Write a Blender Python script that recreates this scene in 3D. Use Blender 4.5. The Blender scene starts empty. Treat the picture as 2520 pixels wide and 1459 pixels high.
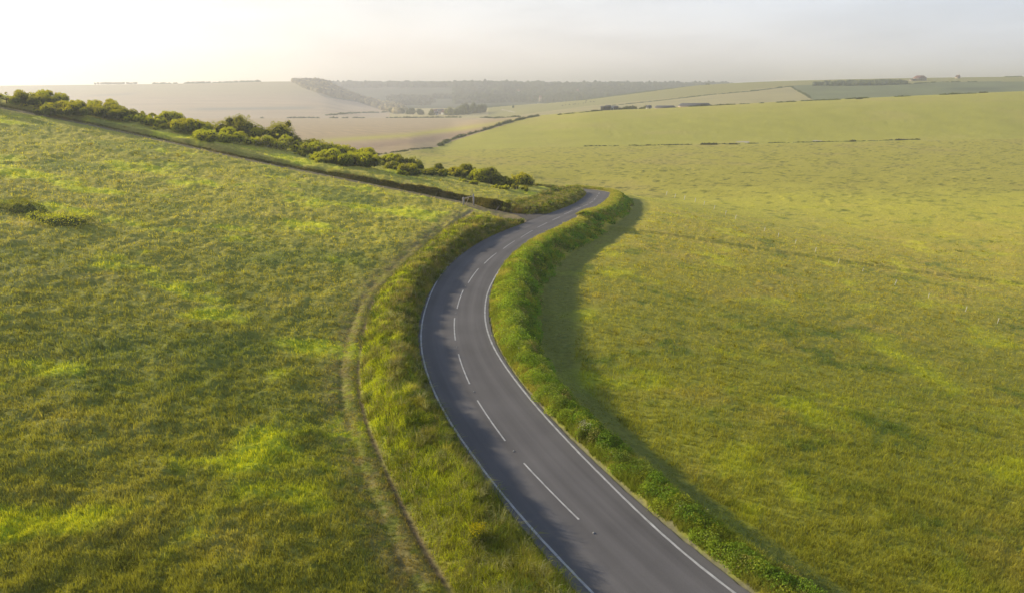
import bpy, math, random
import numpy as np
from mathutils import Vector

rng = np.random.default_rng(7)
random.seed(7)
SC = bpy.context.scene
COL = SC.collection

# ----------------------------------------------------------------------------
# survey: the camera stands 20.6 m above the road; sight lines are used to place
# every landform at a real position on the ground
# ----------------------------------------------------------------------------
F, PITCH, CAMH = 1703.0, math.radians(16.8), 20.6
CP, SP = math.cos(PITCH), math.sin(PITCH)
CX, CY = 1260.0, 729.5


def ray(u, v):
    """slope x/y and drop z/y of a sight line"""
    dy = np.asarray(v, float) - CY
    n = F * CP - dy * SP
    return (np.asarray(u, float) - CX) / n, (F * SP + dy * CP) / n


def sight(x, y, z):
    d = y * CP + (CAMH - z) * SP
    up = y * SP - (CAMH - z) * CP
    return CX + F * x / d, CY - F * up / d


# ------------------------------------------------------------------ helpers
def lerp(a, b, t):
    return a + (b - a) * t


def sstep(a, b, x):
    t = np.clip((x - a) / (b - a), 0, 1)
    return t * t * (3 - 2 * t)


_G = {}


def perlin(x, y, seed=0):
    if seed not in _G:
        r = np.random.default_rng(1000 + seed)
        a = r.random((256, 256)) * 2 * np.pi
        _G[seed] = (np.cos(a).astype(np.float32), np.sin(a).astype(np.float32))
    gx, gy = _G[seed]
    xi = np.floor(x).astype(np.int64)
    yi = np.floor(y).astype(np.int64)
    fx = (x - xi).astype(np.float32)
    fy = (y - yi).astype(np.float32)
    x0, x1, y0, y1 = xi & 255, (xi + 1) & 255, yi & 255, (yi + 1) & 255
    u = fx * fx * fx * (fx * (fx * 6 - 15) + 10)
    w = fy * fy * fy * (fy * (fy * 6 - 15) + 10)
    a = gx[x0, y0] * fx + gy[x0, y0] * fy
    b = gx[x1, y0] * (fx - 1) + gy[x1, y0] * fy
    c = gx[x0, y1] * fx + gy[x0, y1] * (fy - 1)
    d = gx[x1, y1] * (fx - 1) + gy[x1, y1] * (fy - 1)
    return (a + (b - a) * u + ((c + (d - c) * u) - (a + (b - a) * u)) * w) * 1.5


def fbm(x, y, size, octv=4, seed=0, gain=0.5):
    s, amp, tot, out = 1.0 / size, 1.0, 0.0, 0.0
    for k in range(octv):
        out = out + amp * perlin(x * s + 17.3 * k, y * s - 9.1 * k, seed + k)
        tot += amp
        amp *= gain
        s *= 2.03
    return out / tot


def resample(P, step):
    P = np.asarray(P, float)
    # Catmull-Rom through the points, then equal steps
    Q = np.vstack([2 * P[0] - P[1], P, 2 * P[-1] - P[-2]])
    out = []
    for i in range(1, len(Q) - 2):
        t = np.linspace(0, 1, 24, endpoint=False)[:, None]
        a, b, c, d = Q[i - 1], Q[i], Q[i + 1], Q[i + 2]
        out.append(0.5 * ((2 * b) + (c - a) * t + (2 * a - 5 * b + 4 * c - d) * t ** 2 + (3 * b - a - 3 * c + d) * t ** 3))
    R = np.vstack(out + [P[-1:]])
    s = np.concatenate([[0], np.cumsum(np.linalg.norm(np.diff(R[:, :2], axis=0), axis=1))])
    n = max(2, int(s[-1] / step) + 1)
    q = np.linspace(0, s[-1], n)
    return np.stack([np.interp(q, s, R[:, k]) for k in range(P.shape[1])], 1)


def smooth_line(P, n=3):
    P = P.copy()
    for _ in range(n):
        P[1:-1] = 0.25 * P[:-2] + 0.5 * P[1:-1] + 0.25 * P[2:]
    return P


def nearest(x, y, L):
    """signed distance to polyline L (right of travel positive), index"""
    x = np.asarray(x, np.float32).ravel()
    y = np.asarray(y, np.float32).ravel()
    lx, ly = L[:, 0].astype(np.float32), L[:, 1].astype(np.float32)
    idx = np.empty(len(x), np.int32)
    for a in range(0, len(x), 100000):
        b = a + 100000
        d = (x[a:b, None] - lx[None]) ** 2 + (y[a:b, None] - ly[None]) ** 2
        idx[a:b] = d.argmin(1)
    i0 = np.clip(idx - 1, 0, len(L) - 1)
    i1 = np.clip(idx + 1, 0, len(L) - 1)
    tx, ty = lx[i1] - lx[i0], ly[i1] - ly[i0]
    n = np.sqrt(tx * tx + ty * ty) + 1e-9
    tx, ty = tx / n, ty / n
    dx, dy = x - lx[idx], y - ly[idx]
    side = dx * ty - dy * tx
    along = dx * tx + dy * ty
    dist = np.sqrt(dx * dx + dy * dy)
    inner = (idx > 0) & (idx < len(L) - 1)
    d = np.where(inner, side, np.sign(side) * dist)
    far = np.abs(dist) > 12
    d = np.where(far, np.sign(side) * dist, d)
    return d, idx, along


def inpoly(u, v, poly):
    p = np.asarray(poly, float)
    res = np.zeros(np.shape(u), bool)
    j = len(p) - 1
    for i in range(len(p)):
        c = ((p[i, 1] > v) != (p[j, 1] > v)) & (u < (p[j, 0] - p[i, 0]) * (v - p[i, 1]) / (p[j, 1] - p[i, 1] + 1e-12) + p[i, 0])
        res ^= c
        j = i
    return res


# ------------------------------------------------------------------ materials
def new_mat(name):
    m = bpy.data.materials.new(name)
    m.use_nodes = True
    nt = m.node_tree
    nt.nodes.clear()
    return m, nt, nt.nodes, nt.links


def N(nodes, t, **kw):
    n = nodes.new(t)
    for k, v in kw.items():
        if k.startswith('i_'):
            n.inputs[k[2:].replace('_', ' ')].default_value = v
        else:
            setattr(n, k, v)
    return n


def mat_attr(name, noise_scale=0.0, noise_amt=0.0, transl=0.0, rough=0.9, bump=0.0, bump_scale=1.0, bump_dist=0.1, tcol=(1.5, 1.45, 0.5)):
    """a material whose base colour is the mesh's own albedo varied by a noise texture"""
    m, nt, nd, lk = new_mat(name)
    out = N(nd, 'ShaderNodeOutputMaterial')
    at = N(nd, 'ShaderNodeAttribute', attribute_name='albedo')
    col = at.outputs['Color']
    geo = N(nd, 'ShaderNodeNewGeometry')
    if noise_amt:
        nz = N(nd, 'ShaderNodeTexNoise')
        nz.inputs['Scale'].default_value = noise_scale
        nz.inputs['Detail'].default_value = 5
        lk.new(geo.outputs['Position'], nz.inputs['Vector'])
        mr = N(nd, 'ShaderNodeMapRange')
        mr.inputs['From Min'].default_value = 0.3
        mr.inputs['From Max'].default_value = 0.7
        mr.inputs['To Min'].default_value = 1 - noise_amt
        mr.inputs['To Max'].default_value = 1 + noise_amt
        lk.new(nz.outputs['Fac'], mr.inputs['Value'])
        mx = N(nd, 'ShaderNodeVectorMath', operation='SCALE')
        lk.new(col, mx.inputs[0])
        lk.new(mr.outputs['Result'], mx.inputs['Scale'])
        col = mx.outputs['Vector']
    if transl > 0:
        df = N(nd, 'ShaderNodeBsdfDiffuse')
        lk.new(col, df.inputs['Color'])
        tr = N(nd, 'ShaderNodeBsdfTranslucent')
        tc = N(nd, 'ShaderNodeVectorMath', operation='MULTIPLY')
        tc.inputs[1].default_value = tcol
        lk.new(col, tc.inputs[0])
        lk.new(tc.outputs['Vector'], tr.inputs['Color'])
        ms = N(nd, 'ShaderNodeMixShader')
        ms.inputs['Fac'].default_value = transl
        lk.new(df.outputs[0], ms.inputs[1])
        lk.new(tr.outputs[0], ms.inputs[2])
        lk.new(ms.outputs[0], out.inputs['Surface'])
    else:
        bs = N(nd, 'ShaderNodeBsdfPrincipled')
        bs.inputs['Roughness'].default_value = rough
        bs.inputs['Specular IOR Level'].default_value = 0.15
        lk.new(col, bs.inputs['Base Color'])
        if bump:
            nb = N(nd, 'ShaderNodeTexNoise')
            nb.inputs['Scale'].default_value = bump_scale
            nb.inputs['Detail'].default_value = 6
            lk.new(geo.outputs['Position'], nb.inputs['Vector'])
            bp = N(nd, 'ShaderNodeBump')
            bp.inputs['Strength'].default_value = bump
            bp.inputs['Distance'].default_value = bump_dist
            lk.new(nb.outputs['Fac'], bp.inputs['Height'])
            lk.new(bp.outputs['Normal'], bs.inputs['Normal'])
        lk.new(bs.outputs[0], out.inputs['Surface'])
    return m


def mat_solid(name, col, rough=0.8, var=0.15, scale=3.0):
    m, nt, nd, lk = new_mat(name)
    out = N(nd, 'ShaderNodeOutputMaterial')
    bs = N(nd, 'ShaderNodeBsdfPrincipled')
    bs.inputs['Roughness'].default_value = rough
    bs.inputs['Specular IOR Level'].default_value = 0.3
    geo = N(nd, 'ShaderNodeNewGeometry')
    nz = N(nd, 'ShaderNodeTexNoise')
    nz.inputs['Scale'].default_value = scale
    nz.inputs['Detail'].default_value = 6
    lk.new(geo.outputs['Position'], nz.inputs['Vector'])
    rp = N(nd, 'ShaderNodeValToRGB')
    c = np.array(col)
    rp.color_ramp.elements[0].position = 0.3
    rp.color_ramp.elements[1].position = 0.7
    rp.color_ramp.elements[0].color = (*np.clip(c * (1 - var), 0, 1), 1)
    rp.color_ramp.elements[1].color = (*np.clip(c * (1 + var), 0, 1), 1)
    lk.new(nz.outputs['Fac'], rp.inputs['Fac'])
    lk.new(rp.outputs['Color'], bs.inputs['Base Color'])
    lk.new(bs.outputs[0], out.inputs['Surface'])
    return m


# ------------------------------------------------------------------ meshes
def mesh_obj(name, V, Fc, mat=None, parent=None, albedo=None, smooth=False, mat_index=None):
    """V (n,3); Fc (m,3) or (m,4) or a list of both arrays"""
    V = np.asarray(V, np.float32)
    fl = Fc if isinstance(Fc, list) else [Fc]
    fl = [np.asarray(a, np.int32) for a in fl if len(a)]
    loops = np.concatenate([a.ravel() for a in fl])
    tot = np.concatenate([np.full(len(a), a.shape[1], np.int32) for a in fl])
    start = np.concatenate([[0], np.cumsum(tot)[:-1]]).astype(np.int32)
    me = bpy.data.meshes.new(name)
    me.vertices.add(len(V))
    me.vertices.foreach_set('co', V.ravel())
    me.loops.add(len(loops))
    me.loops.foreach_set('vertex_index', loops)
    me.polygons.add(len(tot))
    me.polygons.foreach_set('loop_start', start)
    me.polygons.foreach_set('loop_total', tot)
    if smooth:
        me.polygons.foreach_set('use_smooth', np.ones(len(tot), bool))
    me.update(calc_edges=True)
    if albedo is not None:
        a = me.attributes.new('albedo', 'FLOAT_COLOR', 'POINT')
        c = np.ones((len(V), 4), np.float32)
        c[:, :3] = np.clip(albedo, 0, 1)
        a.data.foreach_set('color', c.ravel())
    if mat is not None:
        me.materials.append(mat)
    o = bpy.data.objects.new(name, me)
    COL.objects.link(o)
    if parent is not None:
        o.parent = parent
    return o


def tag(o, label=None, cat=None, group=None, kind=None):
    if label: o['label'] = label
    if cat: o['category'] = cat
    if group: o['group'] = group
    if kind: o['kind'] = kind
    return o


def empty(name, loc, rz=0.0):
    o = bpy.data.objects.new(name, None)
    o.empty_display_size = 0.3
    o.location = loc
    o.rotation_euler = (0, 0, rz)
    COL.objects.link(o)
    return o


class MB:
    """collects shapes into one mesh"""
    def __init__(s):
        s.V, s.T, s.Q, s.n, s.C = [], [], [], 0, []

    def add(s, V, T=(), Q=(), col=None):
        V = np.asarray(V, float)
        if len(T): s.T.append(np.asarray(T, int) + s.n)
        if len(Q): s.Q.append(np.asarray(Q, int) + s.n)
        s.V.append(V)
        s.n += len(V)
        if col is not None:
            c = np.asarray(col, float)
            s.C.append(np.broadcast_to(c, (len(V), 3)) if c.ndim == 1 else c)

    def box(s, a, b, col=None):
        x0, y0, z0 = a
        x1, y1, z1 = b
        V = [(x0, y0, z0), (x1, y0, z0), (x1, y1, z0), (x0, y1, z0), (x0, y0, z1), (x1, y0, z1), (x1, y1, z1), (x0, y1, z1)]
        s.add(V, Q=[(0, 3, 2, 1), (4, 5, 6, 7), (0, 1, 5, 4), (1, 2, 6, 5), (2, 3, 7, 6), (3, 0, 4, 7)], col=col)

    def tube(s, p, q, r0, r1, k=8, col=None):
        p, q = np.asarray(p, float), np.asarray(q, float)
        d = q - p
        d = d / np.linalg.norm(d)
        a = np.cross(d, (0, 0, 1.0)) if abs(d[2]) < 0.9 else np.cross(d, (1.0, 0, 0))
        a /= np.linalg.norm(a)
        b = np.cross(d, a)
        an = np.linspace(0, 2 * np.pi, k, endpoint=False)
        ring = np.cos(an)[:, None] * a + np.sin(an)[:, None] * b
        V = np.vstack([p + ring * r0, q + ring * r1, [p], [q]])
        Q = [(i, (i + 1) % k, k + (i + 1) % k, k + i) for i in range(k)]
        T = [((i + 1) % k, i, 2 * k) for i in range(k)] + [(k + i, k + (i + 1) % k, 2 * k + 1) for i in range(k)]
        s.add(V, T=T, Q=Q, col=col)

    def build(s, name, mat, parent=None, smooth=False):
        fl = []
        if s.T: fl.append(np.vstack(s.T))
        if s.Q: fl.append(np.vstack(s.Q))
        return mesh_obj(name, np.vstack(s.V), fl, mat, parent, np.vstack(s.C) if s.C else None, smooth)


def ico(sub=1):
    import bmesh
    bm = bmesh.new()
    bmesh.ops.create_icosphere(bm, subdivisions=sub, radius=1.0)
    V = np.array([v.co[:] for v in bm.verts])
    T = np.array([[v.index for v in f.verts] for f in bm.faces])
    bm.free()
    return V, T


ICO1, ICO2 = ico(1), ico(2)

# ----------------------------------------------------------------------------
# the road: left and right edge lines surveyed on the road's own slope
# ----------------------------------------------------------------------------
_zy = np.array([[-50, 0], [86, 0], [96, -.15], [106, -.47], [115, -.88], [123, -1.38], [131, -1.9], [140, -2.62], [149, -3.4],
                [157, -4.05], [166, -4.75], [175, -5.4], [183, -5.9], [192, -6.4], [205, -7.2], [230, -8.5], [300, -11], [600, -14]])


def z_road(y):
    return np.interp(y, _zy[:, 0], _zy[:, 1])


def on_road(u, v):
    t, r = ray(u, v)
    y = CAMH / r
    for _ in range(60):
        y = 0.5 * y + 0.5 * (CAMH - z_road(y)) / r
    return np.array([t * y, y])


LEFT_E = [(1455, 1455), (1345, 1340), (1240, 1220), (1160, 1115), (1100, 1025), (1062, 948), (1041, 880), (1036, 825), (1044, 770), (1066, 710),
          (1100, 657), (1152, 611), (1212, 578), (1296, 548), (1348, 527), (1400, 510), (1425, 497), (1440, 484), (1444, 474)]
RIGHT_E = [(1808, 1459), (1700, 1375), (1600, 1287), (1500, 1190), (1402, 1090), (1320, 1000), (1258, 922), (1215, 855), (1196, 800), (1194, 752),
           (1206, 705), (1240, 650), (1287, 608), (1340, 576), (1400, 546), (1450, 522), (1483, 501), (1499, 484), (1502, 475)]
le = np.array([on_road(*p) for p in LEFT_E])
re = np.array([on_road(*p) for p in RIGHT_E])
# carry both on towards the camera, and round the bend into the valley
dl = (le[0] - le[1]) / np.linalg.norm(le[0] - le[1])
dr = (re[0] - re[1]) / np.linalg.norm(re[0] - re[1])
le = np.vstack([le[0] + dl * 22, le[0] + dl * 11, le])
re = np.vstack([re[0] + dr * 22, re[0] + dr * 11, re])
LE = resample(le, 0.5)
RE = resample(re, 0.5)
# centre line = midpoints of matched edges
CEN = []
for p in RE[::2]:
    q = LE[np.argmin(((LE - p) ** 2).sum(1))]
    if np.linalg.norm(p - q) < 9:
        CEN.append(0.5 * (p + q))
CEN = smooth_line(np.array(CEN), 12)
end = CEN[-1]
CEN_H = np.vstack([CEN, [(end[0] + 6, end[1] + 22), (end[0] + 20, end[1] + 70), (end[0] + 40, end[1] + 140)]])
CEN = np.vstack([CEN, [(end[0] - 2.5, end[1] + 5.5), (end[0] - 8, end[1] + 10.5), (end[0] - 16, end[1] + 14), (end[0] - 30, end[1] + 18), (end[0] - 45, end[1] + 22)]])
CEN = smooth_line(resample(CEN, 1.0), 6)
CEN_H = smooth_line(resample(CEN_H, 1.0), 6)            # reference line of the hillside
_w = []
for c in CEN:
    a = np.min(np.linalg.norm(LE - c, axis=1))
    b = np.min(np.linalg.norm(RE - c, axis=1))
    _w.append((a + b) * 0.5)
HALF = float(np.median(_w[:60]))
TAN = np.gradient(CEN, axis=0)
TAN /= np.linalg.norm(TAN, axis=1)[:, None]
NRM = np.stack([TAN[:, 1], -TAN[:, 0]], 1)          # to the right
S_ALONG = np.arange(len(CEN)) * 1.0
CZ = z_road(CEN[:, 1])
CZ_H = z_road(CEN_H[:, 1])

# ----------------------------------------------------------------------------
# base terrain
# ----------------------------------------------------------------------------
def near_base(x, y):
    d, idx, _ = nearest(x, y, CEN)
    d = d.astype(float)
    dh, ih, _ = nearest(x, y, CEN_H)
    zc = CZ[idx] + (CZ_H[ih] - CZ[idx]) * sstep(4, 25, np.abs(d))
    sl = np.minimum(np.maximum(0, -dh - HALF - 6.5), np.maximum(0, -d - HALF - 2) * 1.5)
    zl = sl * (0.150 + 0.00012 * np.minimum(sl, 150))
    sr = np.maximum(0, d - HALF - 9.0)
    sr = sr * sr / (sr + 6.0)
    cap = np.clip(13.5 + zc, 5, 14)
    zr = -cap * np.tanh(0.155 * sr / cap) - lerp(0.68, 1.9, sstep(34, 64, y)) * sstep(HALF + 1.5, HALF + 5.8, d)
    # side tilt is eased into the road
    return zc + zl + zr, d, idx


US = [-700, 0, 250, 500, 700, 790, 850, 900, 950, 1000, 1100, 1200, 1330, 1450, 1600, 1745, 1900, 2100, 2300, 2520, 3300]
def _interp(pts, us):
    p = np.array(pts, float)
    return np.interp(us, p[:, 0], p[:, 1])


LAYERS = []          # (Y, [(u, kind, value)])
def zrow(Y, pts):
    LAYERS.append((Y, _interp(pts, US)))


def vrow(Y, pts, zpts=None):
    us = np.array(US, float)
    v = _interp(pts, us)
    _, r = ray(us, v)
    z = CAMH - Y * r
    if zpts:
        zz = _interp(zpts, us)
        m = (us < pts[0][0]) | (us > pts[-1][0])
        z = np.where(m, zz, z)
    LAYERS.append((Y, z))


zrow(150, [(0, -10.5), (2520, -10.5)])
zrow(230, [(0, -12), (2520, -11.5)])
zrow(340, [(0, -13.4), (2520, -12.6)])
vrow(460, [(1080, 368), (1440, 359), (1745, 355), (2100, 349), (2260, 345), (2520, 340)], [(0, -14.2), (1080, -14.2)])
vrow(690, [(1330, 288), (1450, 275), (1600, 268.5), (1745, 261), (1950, 250), (2100, 243), (2300, 234), (2520, 225), (3300, 205)],
     [(0, -15.5), (1100, -15.5), (1200, -10)])
zrow(860, [(0, -16), (1200, -16), (1330, -12), (1450, -10), (1600, -8), (1900, -3), (2520, 4)])
vrow(970, [(0, 292), (1330, 291)], [(1330, -18), (1450, -14), (2520, -2)])
vrow(1250, [(0, 262), (500, 262), (700, 263), (790, 266), (850, 275), (900, 281), (950, 284), (1230, 283), (1330, 268), (1450, 260), (1600, 251), (1745, 241), (1900, 231),
            (2100, 223), (2300, 216), (2520, 211), (3300, 205)])
vrow(1500, [(0, 240), (500, 239), (700, 241), (790, 248), (850, 262), (900, 270), (950, 275), (1100, 276), (1190, 264), (1230, 260.5), (1330, 256.5), (1445, 245), (1500, 236), (1580, 226), (1660, 216.5),
            (1741, 209), (1821, 205), (1902, 201), (2060, 196.5), (2265, 192.5), (2520, 189.5), (3300, 186)])
vrow(1800, [(0, 222), (500, 218), (700, 217), (790, 220), (850, 243), (900, 257), (950, 266), (1150, 267)], [(1150, -22), (1330, -25), (1600, 8), (2520, 22)])
vrow(2050, [(0, 212), (230, 209.5), (500, 206), (640, 203), (720, 201), (790, 202), (850, 228), (900, 246), (950, 259), (1150, 261)], [(1150, -22), (1330, -25), (2520, 5)])
zrow(2450, [(0, 10), (720, 12), (850, -14), (1000, -13), (1745, -13), (2100, 0), (2520, 0)])
vrow(3050, [(790, 212), (1250, 211.5), (1500, 213), (1745, 214)], [(0, 0), (790, 20), (1745, 20), (2520, 5)])
zrow(3700, [(0, 0), (1250, 12), (2520, 0)])
zrow(9500, [(0, -30), (2520, -30)])

LY = np.log(np.array([a for a, _ in LAYERS], float))
LZ = np.array([z for _, z in LAYERS])                      # layer x column
TT = (np.array(US, float) - CX) / 1765.0


def pchip_slopes(h, y):
    d = np.diff(y, axis=0) / h[:, None]
    m = np.zeros_like(y)
    for i in range(1, len(y) - 1):
        w1, w2 = 2 * h[i] + h[i - 1], h[i] + 2 * h[i - 1]
        ok = d[i - 1] * d[i] > 0
        with np.errstate(divide='ignore', invalid='ignore'):
            m[i] = np.where(ok, (w1 + w2) / (w1 / d[i - 1] + w2 / d[i]), 0)
    m[0], m[-1] = d[0], d[-1]
    return m


_tg = np.linspace(-1.3, 1.3, 521)
_h = np.diff(TT)
_ms = pchip_slopes(_h, LZ.T)


def pchip_eval(xk, yk, mk, x):
    i = np.clip(np.searchsorted(xk, x) - 1, 0, len(xk) - 2)
    h = (xk[i + 1] - xk[i])
    s = np.clip((x - xk[i]) / h, 0, 1)[:, None]
    h = h[:, None]
    return ((1 + 2 * s) * (1 - s) ** 2) * yk[i] + s * (1 - s) ** 2 * h * mk[i] + s * s * (3 - 2 * s) * yk[i + 1] + s * s * (s - 1) * h * mk[i + 1]


_colz = pchip_eval(TT, LZ.T, _ms, _tg)                       # t x layer
_m2 = pchip_slopes(np.diff(LY), _colz.T)
_lg = np.linspace(LY[0], LY[-1], 900)
_tab = pchip_eval(LY, _colz.T, _m2, _lg)                     # logY x t


def far_base(x, y):
    yy = np.maximum(y, 20.0)
    t = np.clip(x / yy, -1.299, 1.299)
    l = np.clip(np.log(yy), LY[0], LY[-1] - 1e-6)
    a = (l - LY[0]) / (LY[-1] - LY[0]) * (len(_lg) - 1)
    b = (t + 1.3) / 2.6 * (len(_tg) - 1)
    i = np.clip(a.astype(int), 0, len(_lg) - 2)
    j = np.clip(b.astype(int), 0, len(_tg) - 2)
    fa, fb = a - i, b - j
    return (_tab[i, j] * (1 - fa) + _tab[i + 1, j] * fa) * (1 - fb) + (_tab[i, j + 1] * (1 - fa) + _tab[i + 1, j + 1] * fa) * fb


def hedge_w(y):
    """the hedge is slim near the bottom of the view and broad round the bend"""
    return lerp(0.55, 1.12, sstep(36, 72, y))


# where the near hillside gives way to the valley
_yt = np.array([[-1.2, 148], [-0.71, 153], [-0.5, 162], [-0.35, 168], [-0.1, 176], [0.0, 190], [0.1, 205], [0.2, 170], [0.4, 135], [0.75, 105], [1.2, 95]])
def terrain0(x, y):
    """land without banks, tracks and small lumps"""
    x = np.asarray(x, float).ravel()
    y = np.asarray(y, float).ravel()
    zf = far_base(x, y)
    t = x / np.maximum(y, 5)
    ys = np.interp(t, _yt[:, 0], _yt[:, 1])
    w = sstep(ys, ys + 95, y)
    z = zf.copy()
    m = w < 1
    d = np.full(len(x), 1e3)
    idx = np.zeros(len(x), int)
    if m.any():
        zn, dd, ii = near_base(x[m], y[m])
        z[m] = zn * (1 - w[m]) + zf[m] * w[m]
        d[m] = dd
        idx[m] = ii
    return z, d, idx


def hit(u, v, fn=None, y0=15.0, y1=4000.0, n=1500):
    """where a sight line meets the land"""
    fn = fn or (lambda a, b: terrain0(a, b)[0])
    t, r = ray(u, v)
    ys = np.geomspace(y0, y1, n)
    g = fn(t * ys, ys) - (CAMH - r * ys)
    k = np.argmax(g > 0)
    if not (g > 0).any():          # passes just over the land: take the crest it grazes
        k = int(np.argmax(g / ys))
        return np.array([t * ys[k], ys[k]])
    if k == 0:
        return np.array([t * ys[0], ys[0]])
    a = g[k - 1] / (g[k - 1] - g[k])
    y = ys[k - 1] + (ys[k] - ys[k - 1]) * a
    return np.array([t * y, y])


def line_on_land(pts, y0=15.0, y1=4000.0):
    return np.array([q for q in (hit(u, v, y0=y0, y1=y1) for u, v in pts) if q is not None])


# footpath along the left verge
PATH = line_on_land([(1112, 1459), (1040, 1340), (985, 1232), (930, 1112), (897, 1022), (881, 940), (886, 862), (900, 792), (921, 736), (960, 686), (1010, 641), (1060, 596), (1112, 553), (1162, 518)], y1=140)
_pd = (PATH[0] - PATH[1]) / np.linalg.norm(PATH[0] - PATH[1])
PATH = np.vstack([PATH[0] + _pd * 16, PATH[0] + _pd * 8, PATH])
PATH = smooth_line(resample(PATH, 0.5), 4)
# farm track: from the lay-by at the road, past the gate, up along the ridge
TRACK = line_on_land([(1318, 537), (1275, 535), (1225, 524), (1180, 513), (1148, 500), (1060, 483), (950, 461), (800, 431), (600, 391), (400, 346), (200, 303), (0, 264), (-120, 236)], y1=176)
TRACK = smooth_line(resample(TRACK, 0.7), 5)


def track_half(it):
    """half width of the track: a wide mouth at the road, narrowing past the gate"""
    s = np.maximum(it * 0.7 - HALF, 0)
    return 0.9 + 0.6 * np.exp(-s / 25.0) + 4.2 * np.exp(-(s / 5.0) ** 1.3)


def terrain(x, y, lumps=True):
    shp = np.shape(x)
    x = np.asarray(x, float).ravel()
    y = np.asarray(y, float).ravel()
    z, d, idx = terrain0(x, y)
    near = (y < 235) & (np.abs(d) < 400)
    info = {'d': d, 'tw': np.full(len(x), 1e3), 'dp': np.full(len(x), 1e3), 'dt': np.full(len(x), 1e3)}
    if near.any():
        xn, yn, dn = x[near], y[near], d[near]
        dp, _, _ = nearest(xn, yn, PATH)
        dt, it, _ = nearest(xn, yn, TRACK)
        dp, dt = dp.astype(float), dt.astype(float)
        tw = np.abs(dt) - track_half(it)
        # points past the ends
        endd = np.hypot(xn - PATH[-1, 0], yn - PATH[-1, 1])
        e = -dn - HALF                                         # distance out from the left road edge
        q = e / (e + np.abs(dp) + 0.01)
        n1 = fbm(xn, yn, 7.0, 3, 40)
        n2 = fbm(xn, yn, 2.2, 3, 50)
        bank = (1.12 + 0.5 * n1) * sstep(0.06, 0.40, q) * (1 - sstep(0.62, 1.0, q))
        inside = (e > 0) & (dp > 0) & (yn < 118 + 6 * (xn > -5))
        bank = np.where(inside, bank, 0)
        # taper the bank where the track leaves the road
        bank = bank * sstep(0.3, 7.5, tw)
        # banks of the bend beyond the track (right of the gate)
        e2 = np.where((dt > 0), e, -1)
        beyond = (dt > 0) & (e > 0) & (yn > 112)
        bank2 = (0.9 + 0.35 * n1) * sstep(0.25, 2.6, e2) * sstep(0.2, 1.8, tw)
        bank = np.where(beyond, np.maximum(bank, bank2), bank)
        # the uphill bank along the track, fading up the hill
        k = np.clip(1.0 - it / (len(TRACK) * 0.55), 0.25, 1)
        up = (0.85 * k + 0.2 * n1) * sstep(0.1, 1.5, tw) * (1 - 0.6 * sstep(3, 14, tw))
        up = np.where((dt > 0) & ~beyond, up, 0)
        bank = np.maximum(bank, up)
        # hedge bank on the right
        r = dn - HALF
        rw = r / hedge_w(yn)
        hb = (0.22 + 0.2 * n1) * sstep(0.5, 1.6, rw) * (1 - sstep(2.2, 4.5, rw)) * (1 - 0.7 * sstep(90, 125, yn))
        zz = z[near] + bank + hb
        # rut of the footpath and of the track
        zz -= (0.16 * np.exp(-(dp / 0.35) ** 2) + 0.04 * np.exp(-((dp + 1.25) / 0.3) ** 2)) * (endd > 1)
        zz -= 0.10 * np.exp(-((np.abs(dt) - 0.8) / 0.35) ** 2)
        # rough pasture lumps, none on the road
        road = sstep(HALF + 0.3, HALF + 1.8, np.abs(dn))
        tr = sstep(0.0, 1.6, tw) * sstep(0.4, 1.2, np.abs(dp))
        if lumps:
            left = sstep(0, 6, -dn - HALF - 5)
            amp = 0.5 + 0.9 * left
            lum = 0.26 * fbm(xn, yn * 0.8, 9.0, 2, 60) * left + 0.20 * n2 + 0.18 * np.clip(fbm(xn, yn, 1.5, 3, 75, 0.6) - 0.1, 0, 1) + 0.10 * fbm(xn, yn, 0.8, 2, 70)
            zz += lum * road * tr * amp * (1 - 0.75 * sstep(150, 235, yn))
        # level bed for the road, and for the lay-by in front of the track
        zc = CZ[idx[near]]
        bed = 1 - sstep(HALF + 0.15, HALF + 0.7, np.abs(dn))
        zz = zz * (1 - bed) + (zc - 0.10) * bed
        z[near] = zz
        info['dp'][near] = dp
        info['dt'][near] = dt
        info['tw'][near] = tw
    if lumps:
        m = (y > 120) & (y < 900)
        if m.any():
            xm, ym = x[m], y[m]
            a = sstep(150, 235, ym) * (1 - sstep(500, 900, ym))
            ts = np.clip(fbm(xm, ym, 5.0, 3, 80, 0.6) - 0.12, 0, 1)
            z[m] += a * (0.35 * fbm(xm, ym, 16.0, 4, 82, 0.6) + 0.9 * ts * sstep(-0.1, 0.35, fbm(xm, ym, 45.0, 2, 84)))
    info['idx'] = idx
    for k in info:
        info[k] = info[k].reshape(shp)
    return z.reshape(shp), info


def land_z(x, y):
    return float(terrain(np.array([x]), np.array([y]))[0][0])


# ----------------------------------------------------------------------------
# land cover
# ----------------------------------------------------------------------------
C = lambda *a: np.array(a, float)
BROWN_EDGE = [(900, 392), (950, 379), (1030, 369), (1078, 362), (1120, 346), (1200, 321), (1270, 300), (1330, 287)]


def mixc(col, c, w):
    return col + (np.asarray(c) - col) * np.asarray(w)[..., None]


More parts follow.
